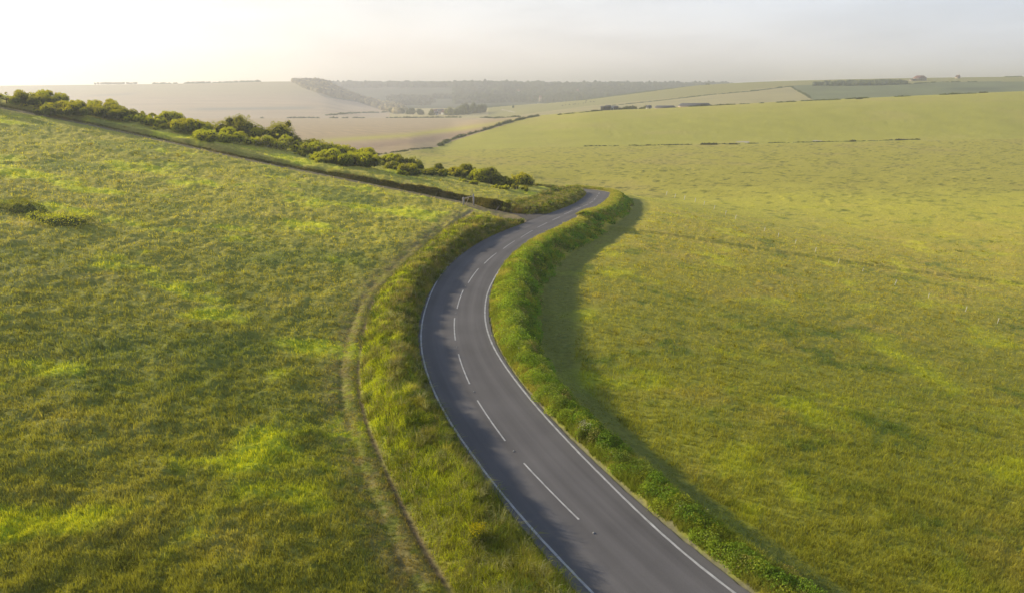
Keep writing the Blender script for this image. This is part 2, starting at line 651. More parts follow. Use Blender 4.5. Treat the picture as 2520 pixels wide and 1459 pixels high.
def albedo(x, y, z, info):
    x, y, z = x.ravel(), y.ravel(), z.ravel()
    u, v = sight(x, y, z)
    d, dp, dt, tw = info['d'].ravel(), info['dp'].ravel(), info['dt'].ravel(), info['tw'].ravel()
    n = len(x)
    big = fbm(x, y, 60, 3, 1)
    mid = fbm(x, y, 13, 4, 5)
    sml = fbm(x, y, 3.2, 4, 9, 0.6)
    tiny = fbm(x, y, 0.9, 3, 14, 0.6)
    # valley pasture
    col = np.tile(C(.53, .475, .075), (n, 1))
    col = mixc(col, C(.54, .44, .12), sstep(0.05, 0.5, big + 0.4 * mid) * 0.6)
    col = mixc(col, C(.13, .15, .025), sstep(0.06, 0.42, sml * 0.9 + 0.35 * mid) * 0.8 * (1 - sstep(450, 620, y)))
    # near fields
    near = 1 - sstep(135, 245, y + 30 * mid + 25 * big)
    left = sstep(-2, 2, -d - HALF)
    cl = np.tile(C(.150, .138, .034), (n, 1))
    cl = mixc(cl, C(.205, .170, .062), sstep(0.0, 0.6, fbm(x, y, 8, 4, 21) + 0.25 * sml) * 0.75)         # dry stalks
    cl = mixc(cl, C(.088, .100, .026), sstep(0.0, 0.5, fbm(x, y, 19, 3, 27) + 0.5 * mid + 0.25 * sml) * 0.85)                    # dark green
    cl = cl * (1 + 0.12 * tiny)[:, None]
    cl = mixc(cl, C(.255, .265, .020), sstep(0.10, 0.5, fbm(x * 0.8, y * 1.2, 14, 3, 25) + 0.40 * sml))       # yellow green
    cr = np.tile(C(.165, .150, .030), (n, 1))
    cr = mixc(cr, C(.205, .165, .046), sstep(0.0, 0.55, fbm(x, y, 10, 4, 31) + 0.3 * sml) * 0.75)
    cr = mixc(cr, C(.085, .100, .022), sstep(0.04, 0.55, 0.75 * mid + 0.7 * sml + 0.35 * tiny))
    cr = cr * (1 + 0.12 * tiny)[:, None]
    cr = mixc(cr, C(.230, .225, .022), sstep(0.12, 0.6, fbm(x, y, 9, 4, 35) + 0.5 * sml) * 0.8)
    cn = cl * left[:, None] + cr * (1 - left)[:, None]
    # farther up the left hill and toward the valley the grass is paler
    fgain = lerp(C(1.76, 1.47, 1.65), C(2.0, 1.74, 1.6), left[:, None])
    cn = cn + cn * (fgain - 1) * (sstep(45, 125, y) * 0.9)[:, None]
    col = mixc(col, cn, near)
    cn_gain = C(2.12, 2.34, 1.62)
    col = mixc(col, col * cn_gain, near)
    # trampled strip by the path, mown strip beside the hedge painted darker for its shadow
    tram = np.exp(-((dp + 1.1) / 1.6) ** 2) * sstep(-0.25, 0.45, tiny + 0.6 * sml + 0.15) * (y < 128)
    col = mixc(col, C(.34, .27, .10), tram * 0.8)
    rag = fbm(x, y, 6, 3, 17)
    dirt = np.exp(-((dp + 0.10 * sml) / (0.18 + 0.10 * rag + 0.36 * sstep(48, 95, y))) ** 2) * (y < 130) * sstep(-0.6, 0.1, sml + 0.9 * rag + 0.35)
    dirt = np.maximum(dirt, 0.38 * np.exp(-((dp + 1.25 + 0.25 * rag) / 0.22) ** 2) * (y < 130) * sstep(-0.45, 0.25, sml + 0.8 * rag))
    col = col + (lerp(C(.17, .125, .075), C(.36, .28, .16), sstep(45, 90, y)[:, None]) - col) * (dirt * 0.9)[:, None]
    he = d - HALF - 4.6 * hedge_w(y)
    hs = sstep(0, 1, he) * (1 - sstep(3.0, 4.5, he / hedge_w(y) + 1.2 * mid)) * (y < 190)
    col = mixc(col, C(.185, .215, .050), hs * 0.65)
    # track
    trk = (1 - sstep(-0.2, 0.5, tw + 0.5 * sml)) * (y < 200)
    col = mixc(col, C(.28, .21, .14), trk * 0.85)
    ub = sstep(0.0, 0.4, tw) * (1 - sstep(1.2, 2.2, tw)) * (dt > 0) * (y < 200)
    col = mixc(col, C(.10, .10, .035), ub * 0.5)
    # gravelly margin of the road
    marg = (1 - sstep(HALF + 0.38, HALF + 0.72, np.abs(d) + 0.35 * tiny + 0.3 * sml)) * (y < 200)
    col = mixc(col, C(.205, .185, .15), marg * np.where(d > 0, 0.75, 0.5))
    # ---- the far side of the valley
    be = np.array(BROWN_EDGE, float)
    far = y > 300
    ue = np.interp(v, be[::-1, 1], be[::-1, 0])
    brown = far & (y < 965) & (u < ue) & (v < 395)
    grain = fbm(x * 0.35, y * 0.9, 14, 3, 90)
    cb = np.tile(C(.54, .40, .22), (n, 1)) * (1 + 0.16 * grain)[:, None]
    drill = np.sin((x * 0.42 + y * 0.20 + 9 * fbm(x, y, 120, 2, 91)) * 1.1)
    cb = cb * (1 + 0.075 * drill * sstep(0.2, -0.3, fbm(x, y, 70, 2, 92)))[:, None]
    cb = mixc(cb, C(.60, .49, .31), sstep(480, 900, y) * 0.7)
    vb = np.interp(u, [600, 750, 1000, 1200, 1300], [352, 350, 334, 309, 293])
    cb = mixc(cb, C(.60, .54, .10), np.exp(-((v - vb) / 6.0) ** 2) * (0.75 + 0.3 * grain))
    cb = mixc(cb, C(.40, .27, .18), np.exp(-((v - np.interp(u, [800, 1100, 1300], [374, 337, 305])) / 8.0) ** 2) * 0.7)
    col = np.where(brown[:, None], cb, col)
    grn = far & ~brown & (y < 960) & (y > 452)
    cg = np.tile(C(.53, .50, .080), (n, 1)) * (1 + 0.10 * fbm(x, y, 22, 4, 95))[:, None]
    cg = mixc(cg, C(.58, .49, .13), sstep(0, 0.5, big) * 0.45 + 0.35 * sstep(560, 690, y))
    col = np.where(grn[:, None], cg, col)
    # pale stubble fields and the brown hill
    pal = y >= 960
    cp_ = np.tile(C(.58, .50, .24), (n, 1)) * (1 + 0.08 * fbm(x, y, 60, 3, 97))[:, None]
    hill = pal & (u < 960)
    ch = np.tile(C(.58, .47, .32), (n, 1)) * (1 + 0.20 * fbm(x * 0.25, y, 60, 4, 98, 0.6))[:, None]
    ch = mixc(ch, C(.46, .42, .23), (1 - sstep(214, 250, v + 4 * big)) * 0.8)
    ch = mixc(ch, C(.33, .33, .27), np.exp(-((v - 268 + 0.012 * (u - 620)) / 4.0) ** 2) * sstep(430, 520, u) * (1 - sstep(740, 800, u)) * 0.7)  # bluish tree shadow painted as a strip across the hill
    ch = mixc(ch, C(.36, .33, .24), np.exp(-((v - 234 + 0.05 * (u - 270)) / 3.0) ** 2) * sstep(200, 250, u) * (1 - sstep(310, 360, u)) * 0.6)
    col = np.where(pal[:, None], cp_, col)
    col = np.where(hill[:, None], ch, col)
    rt = pal & (u > 1200) & (y < 1900)
    cR = np.tile(C(.50, .43, .19), (n, 1)) * (1 + 0.18 * fbm(x * 0.4, y, 50, 4, 99, 0.6))[:, None]
    vl = np.interp(u, [1230, 1440, 1740, 1950], [290, 262, 234, 210])
    cR = mixc(cR, C(.40, .37, .13), 1.0 * (v < vl))
    dk = inpoly(u, v, [(1945, 212), (2000, 209.5), (2230, 208), (2300, 203), (2560, 200.5), (3300, 196), (3300, 300), (2000, 300), (1998, 246)])
    cR = mixc(cR, C(.20, .23, .10) * (1 + 0.3 * big)[:, None], 1.0 * dk)
    cR = mixc(cR, C(.07, .10, .06), np.exp(-((v - 219) / 4) ** 2) * sstep(2300, 2360, u) * (1 - sstep(2440, 2500, u)) * 0.7)
    col = np.where(rt[:, None], cR, col)
    wd = inpoly(u, v, [(705, 196), (800, 196), (850, 215), (905, 242), (960, 262), (1000, 268), (1200, 266), (1240, 262), (1440, 247), (1760, 205), (1760, 190), (795, 190), (1000, 290), (950, 276), (880, 252), (800, 240), (755, 218)]) & (y > 1300)
    wd |= (y > 2080) & (u > 1020) & (u < 1900)
    col = np.where(wd[:, None], np.where((u < 1000)[:, None], C(.30, .26, .15), C(.055, .075, .028)), col)
    e2 = (y > 2080) & (u > 795) & (u <= 1150)
    gr = C(.075, .095, .05) * (1 + 0.5 * fbm(x, y, 120, 3, 88))[:, None]
    col = np.where(e2[:, None], gr, col)
    chalk = far & (((np.abs(v - 350.2) < 1.2) & (np.abs(u - 1828) < 15)) | ((np.abs(v - 347.2) < 0.9) & (np.abs(u - 2012) < 12)) | ((np.abs(v - (271.2 + (u - 1238) * 0.2)) < 0.8) & (u > 1236) & (u < 1268) & (y > 1000)))
    col = np.where(chalk[:, None], C(.62, .55, .45), col)
    return np.clip(col, 0.01, 0.8), u, v


# ----------------------------------------------------------------------------
# ground: one sheet from under the camera to beyond the last hill
# ----------------------------------------------------------------------------
def geom(a, b, k):
    return np.geomspace(a, b, int(math.log(b / a) / k) + 1)


rows = np.unique(np.concatenate([geom(4, 19, .06), geom(19, 210, .0042), geom(210, 800, .0065), geom(800, 3200, .0085), geom(3200, 9400, .05)]))
cols = np.concatenate([np.linspace(-2.6, -1.0, 40)[:-1], np.linspace(-1.0, 1.0, 960), np.linspace(1.0, 2.6, 40)[1:]])
TG, YG = np.meshgrid(cols, rows)
XG = TG * YG
ZG, inf = terrain(XG, YG)
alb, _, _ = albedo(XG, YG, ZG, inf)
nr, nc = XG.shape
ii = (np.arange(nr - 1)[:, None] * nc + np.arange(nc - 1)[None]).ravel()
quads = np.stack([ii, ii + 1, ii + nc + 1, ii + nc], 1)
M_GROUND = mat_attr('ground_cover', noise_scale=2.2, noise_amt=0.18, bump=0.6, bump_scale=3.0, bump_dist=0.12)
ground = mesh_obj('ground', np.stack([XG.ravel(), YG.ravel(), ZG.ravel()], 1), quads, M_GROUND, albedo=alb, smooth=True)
tag(ground, kind='structure')


# ----------------------------------------------------------------------------
# road
# ----------------------------------------------------------------------------
def asphalt():
    m, nt, nd, lk = new_mat('asphalt')
    out = N(nd, 'ShaderNodeOutputMaterial')
    bs = N(nd, 'ShaderNodeBsdfPrincipled')
    bs.inputs['Roughness'].default_value = 0.88
    bs.inputs['Specular IOR Level'].default_value = 0.25
    geo = N(nd, 'ShaderNodeNewGeometry')
    uv = N(nd, 'ShaderNodeUVMap')
    sx = N(nd, 'ShaderNodeSeparateXYZ')
    lk.new(uv.outputs[0], sx.inputs[0])
    big = N(nd, 'ShaderNodeTexNoise'); big.inputs['Scale'].default_value = 0.22; big.inputs['Detail'].default_value = 6
    lk.new(geo.outputs['Position'], big.inputs['Vector'])
    fine = N(nd, 'ShaderNodeTexNoise'); fine.inputs['Scale'].default_value = 14; fine.inputs['Detail'].default_value = 4
    lk.new(geo.outputs['Position'], fine.inputs['Vector'])
    # worn wheel tracks, stretched along the road
    st = N(nd, 'ShaderNodeMapping'); st.inputs['Scale'].default_value = (2.2, 0.05, 1)
    lk.new(uv.outputs[0], st.inputs['Vector'])
    wear = N(nd, 'ShaderNodeTexNoise'); wear.inputs['Scale'].default_value = 1.0; wear.inputs['Detail'].default_value = 5
    lk.new(st.outputs[0], wear.inputs['Vector'])
    wv = N(nd, 'ShaderNodeMath', operation='MULTIPLY'); wv.inputs[1].default_value = 4.2
    lk.new(sx.outputs['X'], wv.inputs[0])
    cs = N(nd, 'ShaderNodeMath', operation='COSINE'); lk.new(wv.outputs[0], cs.inputs[0])
    a = N(nd, 'ShaderNodeMath', operation='MULTIPLY_ADD'); a.inputs[1].default_value = 0.07; a.inputs[2].default_value = 0.42
    lk.new(cs.outputs[0], a.inputs[0])
    b = N(nd, 'ShaderNodeMath', operation='MULTIPLY_ADD'); b.inputs[1].default_value = 0.55
    lk.new(big.outputs['Fac'], b.inputs[0]); lk.new(a.outputs[0], b.inputs[2])
    c = N(nd, 'ShaderNodeMath', operation='MULTIPLY_ADD'); c.inputs[1].default_value = 0.55
    lk.new(wear.outputs['Fac'], c.inputs[0]); lk.new(b.outputs[0], c.inputs[2])
    e = N(nd, 'ShaderNodeMath', operation='MULTIPLY_ADD'); e.inputs[1].default_value = 0.35
    lk.new(fine.outputs['Fac'], e.inputs[0]); lk.new(c.outputs[0], e.inputs[2])
    sc = N(nd, 'ShaderNodeVectorMath', operation='SCALE'); sc.inputs[0].default_value = (0.156, 0.147, 0.140)
    lk.new(e.outputs[0], sc.inputs['Scale'])
    lk.new(sc.outputs['Vector'], bs.inputs['Base Color'])
    bp = N(nd, 'ShaderNodeBump'); bp.inputs['Strength'].default_value = 0.25; bp.inputs['Distance'].default_value = 0.01
    lk.new(fine.outputs['Fac'], bp.inputs['Height']); lk.new(bp.outputs['Normal'], bs.inputs['Normal'])
    lk.new(bs.outputs[0], out.inputs['Surface'])
    return m


def ribbon(name, P, Nr, Z, offs, zoff, mat, parent=None, jit=0.0, uv=False):
    """strip along P; offs = lateral offsets (array, left to right)"""
    k = len(offs)
    n = len(P)
    V = np.zeros((n, k, 3))
    for j, o in enumerate(offs):
        oo = o + (jit * fbm(P[:, 0] * 1.0 + 100 * j, P[:, 1], 0.7, 2, 120) if jit and j in (0, k - 1) else 0)
        oo = np.broadcast_to(oo, (n,))
        V[:, j, 0] = P[:, 0] + Nr[:, 0] * oo
        V[:, j, 1] = P[:, 1] + Nr[:, 1] * oo
        V[:, j, 2] = Z + zoff
    i = (np.arange(n - 1)[:, None] * k + np.arange(k - 1)[None]).ravel()
    Q = np.stack([i, i + 1, i + k + 1, i + k], 1)
    o = mesh_obj(name, V.reshape(-1, 3), Q, mat, parent)
    if uv:
        me = o.data
        l = me.uv_layers.new(name='UVMap')
        s = np.concatenate([[0], np.cumsum(np.linalg.norm(np.diff(P, axis=0), axis=1))])
        uvv = np.stack([np.tile(np.array(offs), n), np.repeat(s, k)], 1)
        lv = np.empty(len(me.loops), np.int32)
        me.loops.foreach_get('vertex_index', lv)
        l.data.foreach_set('uv', uvv[lv].astype(np.float32).ravel())
    return o


FINE = resample(CEN, 0.4)
FT = np.gradient(FINE, axis=0)
FT /= np.linalg.norm(FT, axis=1)[:, None]
FN = np.stack([FT[:, 1], -FT[:, 0]], 1)
FZ = z_road(FINE[:, 1])
FS = np.concatenate([[0], np.cumsum(np.linalg.norm(np.diff(FINE, axis=0), axis=1))])
M_ASPH = asphalt()
M_PAINT = mat_solid('road_paint', (.58, .57, .54), 0.7, 0.25, 1.8)
W = HALF + 0.32
road = ribbon('road', FINE, FN, FZ, np.linspace(-W, W, 9), 0.0, M_ASPH, jit=0.10, uv=True)
tag(road, kind='structure')


def edge_strip(edge, w, lo, hi):
    """white line along a surveyed edge"""
    P = edge
    m = (P[:, 1] > lo) & (P[:, 1] < hi)
    P = P[m]
    T = np.gradient(P, axis=0)
    T /= np.linalg.norm(T, axis=1)[:, None]
    Nn = np.stack([T[:, 1], -T[:, 0]], 1)
    return ribbon('edge_line', P, Nn, z_road(P[:, 1]), [-w / 2, w / 2], 0.012, M_PAINT, road, jit=0.025)


lsm = smooth_line(LE, 10)
rsm = smooth_line(RE, 10)
yj0, yj1 = on_road(1297, 547)[1], on_road(1347, 528)[1]
edge_strip(lsm, 0.13, -30, yj0)
edge_strip(lsm, 0.13, yj1, 400)
edge_strip(rsm, 0.13, -30, 400)
DASH = [(1425, 1278, 1290, 1140), (1244, 1085, 1175, 985), (1155, 943, 1128, 870), (1121, 838, 1119, 782), (1125, 759, 1140, 714), (1152, 697, 1177, 662), (1192, 649, 1222, 623),
        (1238, 613, 1267, 593), (1282, 585, 1310, 568), (1323, 560, 1347, 548), (1360, 542, 1378, 534), (1389, 527.5, 1408, 519), (1415.7, 516.3, 1429, 510.4), (1435.6, 507.7, 1446.6, 503),
        (1451, 500, 1459, 495.5), (1461.6, 492.3, 1465.7, 488.2), (1468, 485, 1470.6, 481.6), (1472.3, 478.5, 1472.5, 474), (1471, 469.5, 1467, 465.5)]
dash_ends = []
for a in DASH:
    p, q = on_road(a[0], a[1]), on_road(a[2], a[3])
    ds, i0, _ = nearest([p[0], q[0]], [p[1], q[1]], FINE)
    n = 15
    idx = np.linspace(i0[0], i0[1], n)
    off = np.linspace(ds[0], ds[1], n)
    P = np.stack([np.interp(idx, np.arange(len(FINE)), FINE[:, k]) + np.interp(idx, np.arange(len(FINE)), FN[:, k]) * off for k in (0, 1)], 1)
    T = np.gradient(P, axis=0)
    T /= np.linalg.norm(T, axis=1)[:, None] + 1e-9
    ribbon('centre_dash', P, np.stack([T[:, 1], -T[:, 0]], 1), z_road(P[:, 1]), [-0.05, 0.05], 0.012, M_PAINT, road, jit=0.012)
    dash_ends.append((P[0], P[-1]))
# one more dash under the lower frame edge
# reflecting road studs in the gaps between the dashes
M_STUD = mat_solid('stud_casing', (.38, .38, .36), 0.5, 0.1, 20)
STUDS = [(1461, 1311), (1264, 1110), (1166, 964), (1123.6, 854), (1122, 770.5), (1145.5, 705)]
ST_LABEL = ['pale road stud on the asphalt below the lowest centre dash of the road', 'pale road stud between the two lowest centre dashes of the road',
            'pale road stud between the second and third dashes from the bottom', 'pale road stud between the third and fourth dashes from the bottom',
            'pale road stud where the bend is sharpest, after the fourth dash from the bottom', 'pale road stud above the sharpest bend, after the fifth dash from the bottom']
for k, (u, v) in enumerate(STUDS):
    p = on_road(u, v)
    g = MB()
    s = 0.045
    g.box((-s, -s * 1.2, -0.01), (s, s * 1.2, 0.02))
    g.add([(-s * .7, -s, .02), (s * .7, -s, .02), (s * .7, s, .02), (-s * .7, s, .02), (-s * .5, -s * .4, .045), (s * .5, -s * .4, .045), (s * .5, s * .4, .045), (-s * .5, s * .4, .045)],
          Q=[(4, 5, 6, 7), (0, 1, 5, 4), (1, 2, 6, 5), (2, 3, 7, 6), (3, 0, 4, 7)])
    o = g.build('road_stud', M_STUD)
    o.location = (p[0], p[1], z_road(p[1]) + 0.012)
    tag(o, ST_LABEL[k], 'road stud', 'road studs along the centre of the road')

# lay-by: worn tarmac fan between the road and the farm track
M_APRON = mat_solid('worn_tarmac', (.135, .12, .10), 0.9, 0.22, 0.8)
ap = [(1298, 549), (1291, 541), (1277, 534.5), (1262, 529.5), (1240, 526), (1240, 521.5), (1262, 524.5), (1290, 527.5), (1320, 528.5), (1349, 526.5)]
A = np.array([on_road(*p) for p in ap])
rr = np.array([on_road(1362, 530), on_road(1318, 550)])
A = np.vstack([A, rr])
cen = A.mean(0)
A = np.vstack([np.linspace(A[k], A[(k + 1) % len(A)], 6, endpoint=False) for k in range(len(A))])
rings = [cen + (A - cen) * f for f in np.linspace(0.08, 1, 10)]
AP = np.vstack(rings)
AZ, _ai = terrain(AP[:, 0], AP[:, 1])
AZ = np.where(np.abs(_ai['d']) < HALF + 0.35, CZ[_ai['idx']] - 0.03, np.minimum(AZ + 0.05, CZ[_ai['idx']] + 0.12))
kA = len(A)
AQ = [(r * kA + i, r * kA + (i + 1) % kA, (r + 1) * kA + (i + 1) % kA, (r + 1) * kA + i) for r in range(9) for i in range(kA)]
apron = mesh_obj('side_road', np.column_stack([AP, AZ]), [np.array(AQ), np.array([list(range(kA))])], M_APRON)
tag(apron, kind='structure')

# ----------------------------------------------------------------------------
# vegetation
# ----------------------------------------------------------------------------
M_GRASS = mat_attr('grass_blades', transl=0.42, tcol=(1.55, 1.45, 0.55))
M_LEAF = mat_attr('leaves', transl=0.36, tcol=(1.65, 1.65, 0.45))
M_WOODLAND = mat_attr('woodland_leaves', transl=0.15, tcol=(1.4, 1.4, 0.6))


def blades(P, hgt, wid, k, col, lean=0.45, wind=(0.12, -0.08), tip=1.25, base=0.62, bend=True):
    """k grass blades per tuft; every blade is a tapering two-piece strip"""
    n = len(P)
    P = np.repeat(P, k, 0)
    hgt = np.repeat(hgt, k) * rng.uniform(0.55, 1.15, n * k)
    wid = np.repeat(wid, k) * rng.uniform(0.7, 1.3, n * k)
    col = np.repeat(col, k, 0) * rng.uniform(0.78, 1.22, (n * k, 1))
    m = n * k
    a = rng.uniform(0, 2 * np.pi, m)
    b = rng.uniform(0, 2 * np.pi, m)
    off = rng.normal(0, 1, (m, 2)) * (wid * 2.0)[:, None]
    B = P.copy()
    B[:, :2] += off
    side = np.stack([np.cos(a), np.sin(a), np.zeros(m)], 1) * (wid * 0.5)[:, None]
    ln = np.stack([np.cos(b) * lean + wind[0], np.sin(b) * lean + wind[1]], 1) * rng.uniform(0.3, 1.0, (m, 1))
    mid = B.copy()
    mid[:, :2] += ln * (hgt * 0.35)[:, None]
    mid[:, 2] += hgt * 0.6
    tp = B.copy()
    tp[:, :2] += ln * hgt[:, None]
    tp[:, 2] += hgt
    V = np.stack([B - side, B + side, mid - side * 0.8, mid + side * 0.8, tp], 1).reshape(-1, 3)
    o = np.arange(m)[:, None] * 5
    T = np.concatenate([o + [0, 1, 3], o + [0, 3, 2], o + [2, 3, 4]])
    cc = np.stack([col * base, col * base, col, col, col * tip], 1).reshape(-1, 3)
    return V, T, cc


def tussock(P, h, r, col, k, wid):
    n = len(P)
    a = rng.uniform(0, 2 * np.pi, (n, k))
    q = np.sqrt(rng.random((n, k)))
    B = np.repeat(P[:, None, :], k, 1)
    B[:, :, 0] += np.cos(a) * q * r[:, None] * 0.35
    B[:, :, 1] += np.sin(a) * q * r[:, None] * 0.35
    hh_ = h[:, None] * rng.uniform(0.6, 1.1, (n, k))
    sa = a + rng.uniform(-.6, .6, (n, k)) + np.pi / 2
    side = np.stack([np.cos(sa), np.sin(sa), np.zeros_like(a)], 2) * (wid[:, None, None] * 0.5)
    outw = np.stack([np.cos(a) * r[:, None] * q, np.sin(a) * r[:, None] * q, np.zeros_like(a)], 2)
    mid = B + outw * 0.45
    mid[:, :, 2] += hh_ * 0.75
    tp = B + outw * 1.25
    tp[:, :, 2] += hh_ * (1 - 0.35 * q)
    V = np.stack([B - side, B + side, mid - side * .8, mid + side * .8, tp], 2).reshape(-1, 3)
    o = np.arange(n * k)[:, None] * 5
    T = np.concatenate([o + [0, 1, 3], o + [0, 3, 2], o + [2, 3, 4]])
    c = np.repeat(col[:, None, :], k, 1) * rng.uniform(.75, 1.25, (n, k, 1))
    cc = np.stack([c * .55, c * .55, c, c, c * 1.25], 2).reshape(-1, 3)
    return V, T, cc


def join(parts):
    V, T, Cc, n = [], [], [], 0
    for v, t, c in parts:
        V.append(v); T.append(t + n); Cc.append(c)
        n += len(v)
    return np.vstack(V), np.vstack(T), np.vstack(Cc)


def scatter_view(n, y0, y1, power=1.0):
    """ground points, denser toward the camera"""
    q = rng.random(n)
    y = 1.0 / (1.0 / y0 + q * (1.0 / y1 - 1.0 / y0)) if power == 1 else np.exp(np.log(y0) + q * math.log(y1 / y0))
    t = rng.uniform(-1.38, 1.38, n)
    return t * y, y


# pasture
gx, gy = scatter_view(410000, 15, 230)
gz, gi = terrain(gx, gy)
d, dp, dt = gi['d'], gi['dp'], gi['dt']
clump = fbm(gx, gy, 1.4, 3, 130)
zone_l = d < 0
_he = d - HALF - 4.4 * hedge_w(gy)
hs = (_he > 0) & (_he / hedge_w(gy) < 4.0 - 1.2 * fbm(gx, gy, 13, 4, 5))
keep = (np.abs(d) > HALF + 0.75) & (gi['tw'] > 0.05) & (np.abs(dp) > 0.13 + 0.42 * sstep(48, 95, gy))
tramp = np.exp(-((dp + 1.1) / 1.4) ** 2) * (gy < 128)
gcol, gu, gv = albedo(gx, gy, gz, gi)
hh = 0.30 + 0.22 * np.clip(clump + 0.4 * fbm(gx, gy, 6, 2, 133), -0.6, 1)
hh *= np.where(hs, 0.32, 1.0) * (1 - 0.55 * tramp)
hh *= 1 - 0.45 * sstep(140, 225, gy)
keep &= rng.random(len(gx)) < (1 - 0.92 * sstep(115, 228, gy + 14 * fbm(gx, gy, 20, 2, 134)))
k = keep
jit = rng.normal(0, 1, (k.sum(), 1))
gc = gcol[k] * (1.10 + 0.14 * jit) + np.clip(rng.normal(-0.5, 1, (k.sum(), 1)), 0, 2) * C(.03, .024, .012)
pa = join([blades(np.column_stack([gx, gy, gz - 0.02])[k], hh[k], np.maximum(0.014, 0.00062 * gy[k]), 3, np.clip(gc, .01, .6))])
tk = k & (rng.random(len(gx)) < 0.012) & (gy < 170) & (tramp < 0.3) & ~hs & (fbm(gx, gy, 5.0, 3, 137) > -0.05)
nt_ = int(tk.sum())
tcol = np.clip(gcol[tk] * rng.uniform(.7, 1.45, (nt_, 1)) + np.array([(.03, .03, 0), (.06, .045, .02), (-.05, -.03, -.005)])[rng.integers(0, 3, nt_)], .02, .6)
tz = tussock(np.column_stack([gx, gy, gz - 0.04])[tk], rng.uniform(.25, .6, nt_), rng.uniform(.25, .6, nt_) * (1 + gy[tk] / 150), tcol, 20, np.maximum(0.014, 0.0006 * gy[tk]))
pa = join([pa, tz])
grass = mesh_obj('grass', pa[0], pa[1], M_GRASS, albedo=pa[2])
tag(grass, 'rough olive and yellow green pasture grass on both sides of the road', 'grass', kind='stuff')

# tall verge grass on the left bank and round the bend
def at_line(L, Nn, i):
    k = np.arange(len(L))
    return np.stack([np.interp(i, k, L[:, 0]), np.interp(i, k, L[:, 1])], 1), np.stack([np.interp(i, k, Nn[:, 0]), np.interp(i, k, Nn[:, 1])], 1)


def along_left(n):
    q, m = at_line(FINE, FN, rng.uniform(0, len(FINE) - 20, n))
    off = HALF + 0.45 + rng.random(n) ** 0.9 * 8.5
    return q[:, 0] - m[:, 0] * off, q[:, 1] - m[:, 1] * off


vx, vy = along_left(150000)
vz, vi = terrain(vx, vy)
e = -vi['d'] - HALF
ok = (vy > 17) & (vy < 205) & (e > 0.45) & (vi['tw'] > 0.25) & (vx / vy > -1.6) & ((vi['dp'] > 0.2 + 0.4 * sstep(48, 95, vy)) | (vy > 122))
ok &= rng.random(len(vx)) < np.clip(2600 / np.maximum(vy, 15) ** 1.75, 0.12, 1)
ok &= (e < 8.6)
vx, vy, vz, e = vx[ok], vy[ok], vz[ok], e[ok]
vdp = vi['dp'][ok]
qq = e / (e + np.abs(vdp) + 0.01)
cl = fbm(vx, vy, 1.6, 3, 140)
cb = fbm(vx, vy, 5.0, 3, 143)
base = np.tile(C(.150, .140, .034), (len(vx), 1))
base = mixc(base, C(.235, .185, .085), sstep(0.0, 0.5, cl + 0.3 * cb))
base = mixc(base, C(.085, .120, .022), sstep(0.05, 0.45, -cl + 0.3 * cb))
base = mixc(base, C(.255, .265, .022), sstep(0.36, 0.62, qq + 0.4 * cb) * 0.85)  # sunlit crest and path side of the bank painted brighter
base = mixc(base, C(.27, .235, .145), sstep(0.25, 0.6, fbm(vx, vy, 2.6, 3, 147)) * 0.6)
hgt = lerp(0.85, 1.0, sstep(30, 50, vy)) * (0.42 + 0.58 * np.clip(cl + 0.5 * cb, -0.45, 1)) * lerp(0.75, 1.1, sstep(0.05, 0.4, qq)) * (1 - 0.5 * sstep(0.8, 1, qq))
va = blades(np.column_stack([vx, vy, vz - 0.03]), hgt, np.maximum(0.014, 0.00055 * vy), 5, np.clip(base * C(2.15, 2.35, 1.7), .01, .65), lean=0.6, wind=(0.25, -0.15))
ts = rng.random(len(vx)) < 0.045
tc_ = np.array([(.20, .20, .03), (.30, .28, .03), (.30, .25, .11), (.14, .18, .03), (.36, .31, .17)])[rng.integers(0, 5, int(ts.sum()))]
tz = tussock(np.column_stack([vx, vy, vz - 0.05])[ts], rng.uniform(.55, 1.0, int(ts.sum())), rng.uniform(.35, .75, int(ts.sum())), tc_ * C(1.2, 1.4, 1.2), 34, np.maximum(0.014, 0.00055 * vy[ts]))
va = join([va, tz])
sk = rng.random(len(vx)) < 0.16 * sstep(-0.2, 0.3, fbm(vx, vy, 3.0, 3, 149))
vb_ = blades(np.column_stack([vx, vy, vz])[sk], hgt[sk] * 1.5 + 0.2, np.maximum(0.012, 0.00042 * vy[sk]), 3, np.tile(C(.36, .30, .16), (int(sk.sum()), 1)), lean=0.55, wind=(0.3, -0.2), tip=1.2, base=0.5)
va = join([va, vb_])
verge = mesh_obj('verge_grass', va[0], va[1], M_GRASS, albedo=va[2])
tag(verge, 'tall seeding grass on the bank between the footpath and the road', 'grass', kind='stuff')


def leaf_quads(P, Nn, size, col, spread=0.9, aspect=0.75):
    """small leaf faces turned roughly outward"""
    n = len(P)
    D = Nn + rng.normal(0, spread, (n, 3))
    D /= np.linalg.norm(D, axis=1)[:, None] + 1e-9
    R = rng.normal(0, 1, (n, 3))
    A = np.cross(D, R)
    A /= np.linalg.norm(A, axis=1)[:, None] + 1e-9
    B = np.cross(D, A)
    s = (np.asarray(size) * rng.uniform(0.6, 1.35, n))[:, None]
    A, B = A * s * 0.5, B * s * 0.5 * aspect
    fold = D * s * 0.15
    V = np.stack([P - A, P - B * 0.9 + fold, P + A, P + B * 0.9 + fold], 1).reshape(-1, 3)
    o = np.arange(n)[:, None] * 4
    Q = o + [0, 1, 2, 3]
    return V, Q, np.repeat(col, 4, 0)


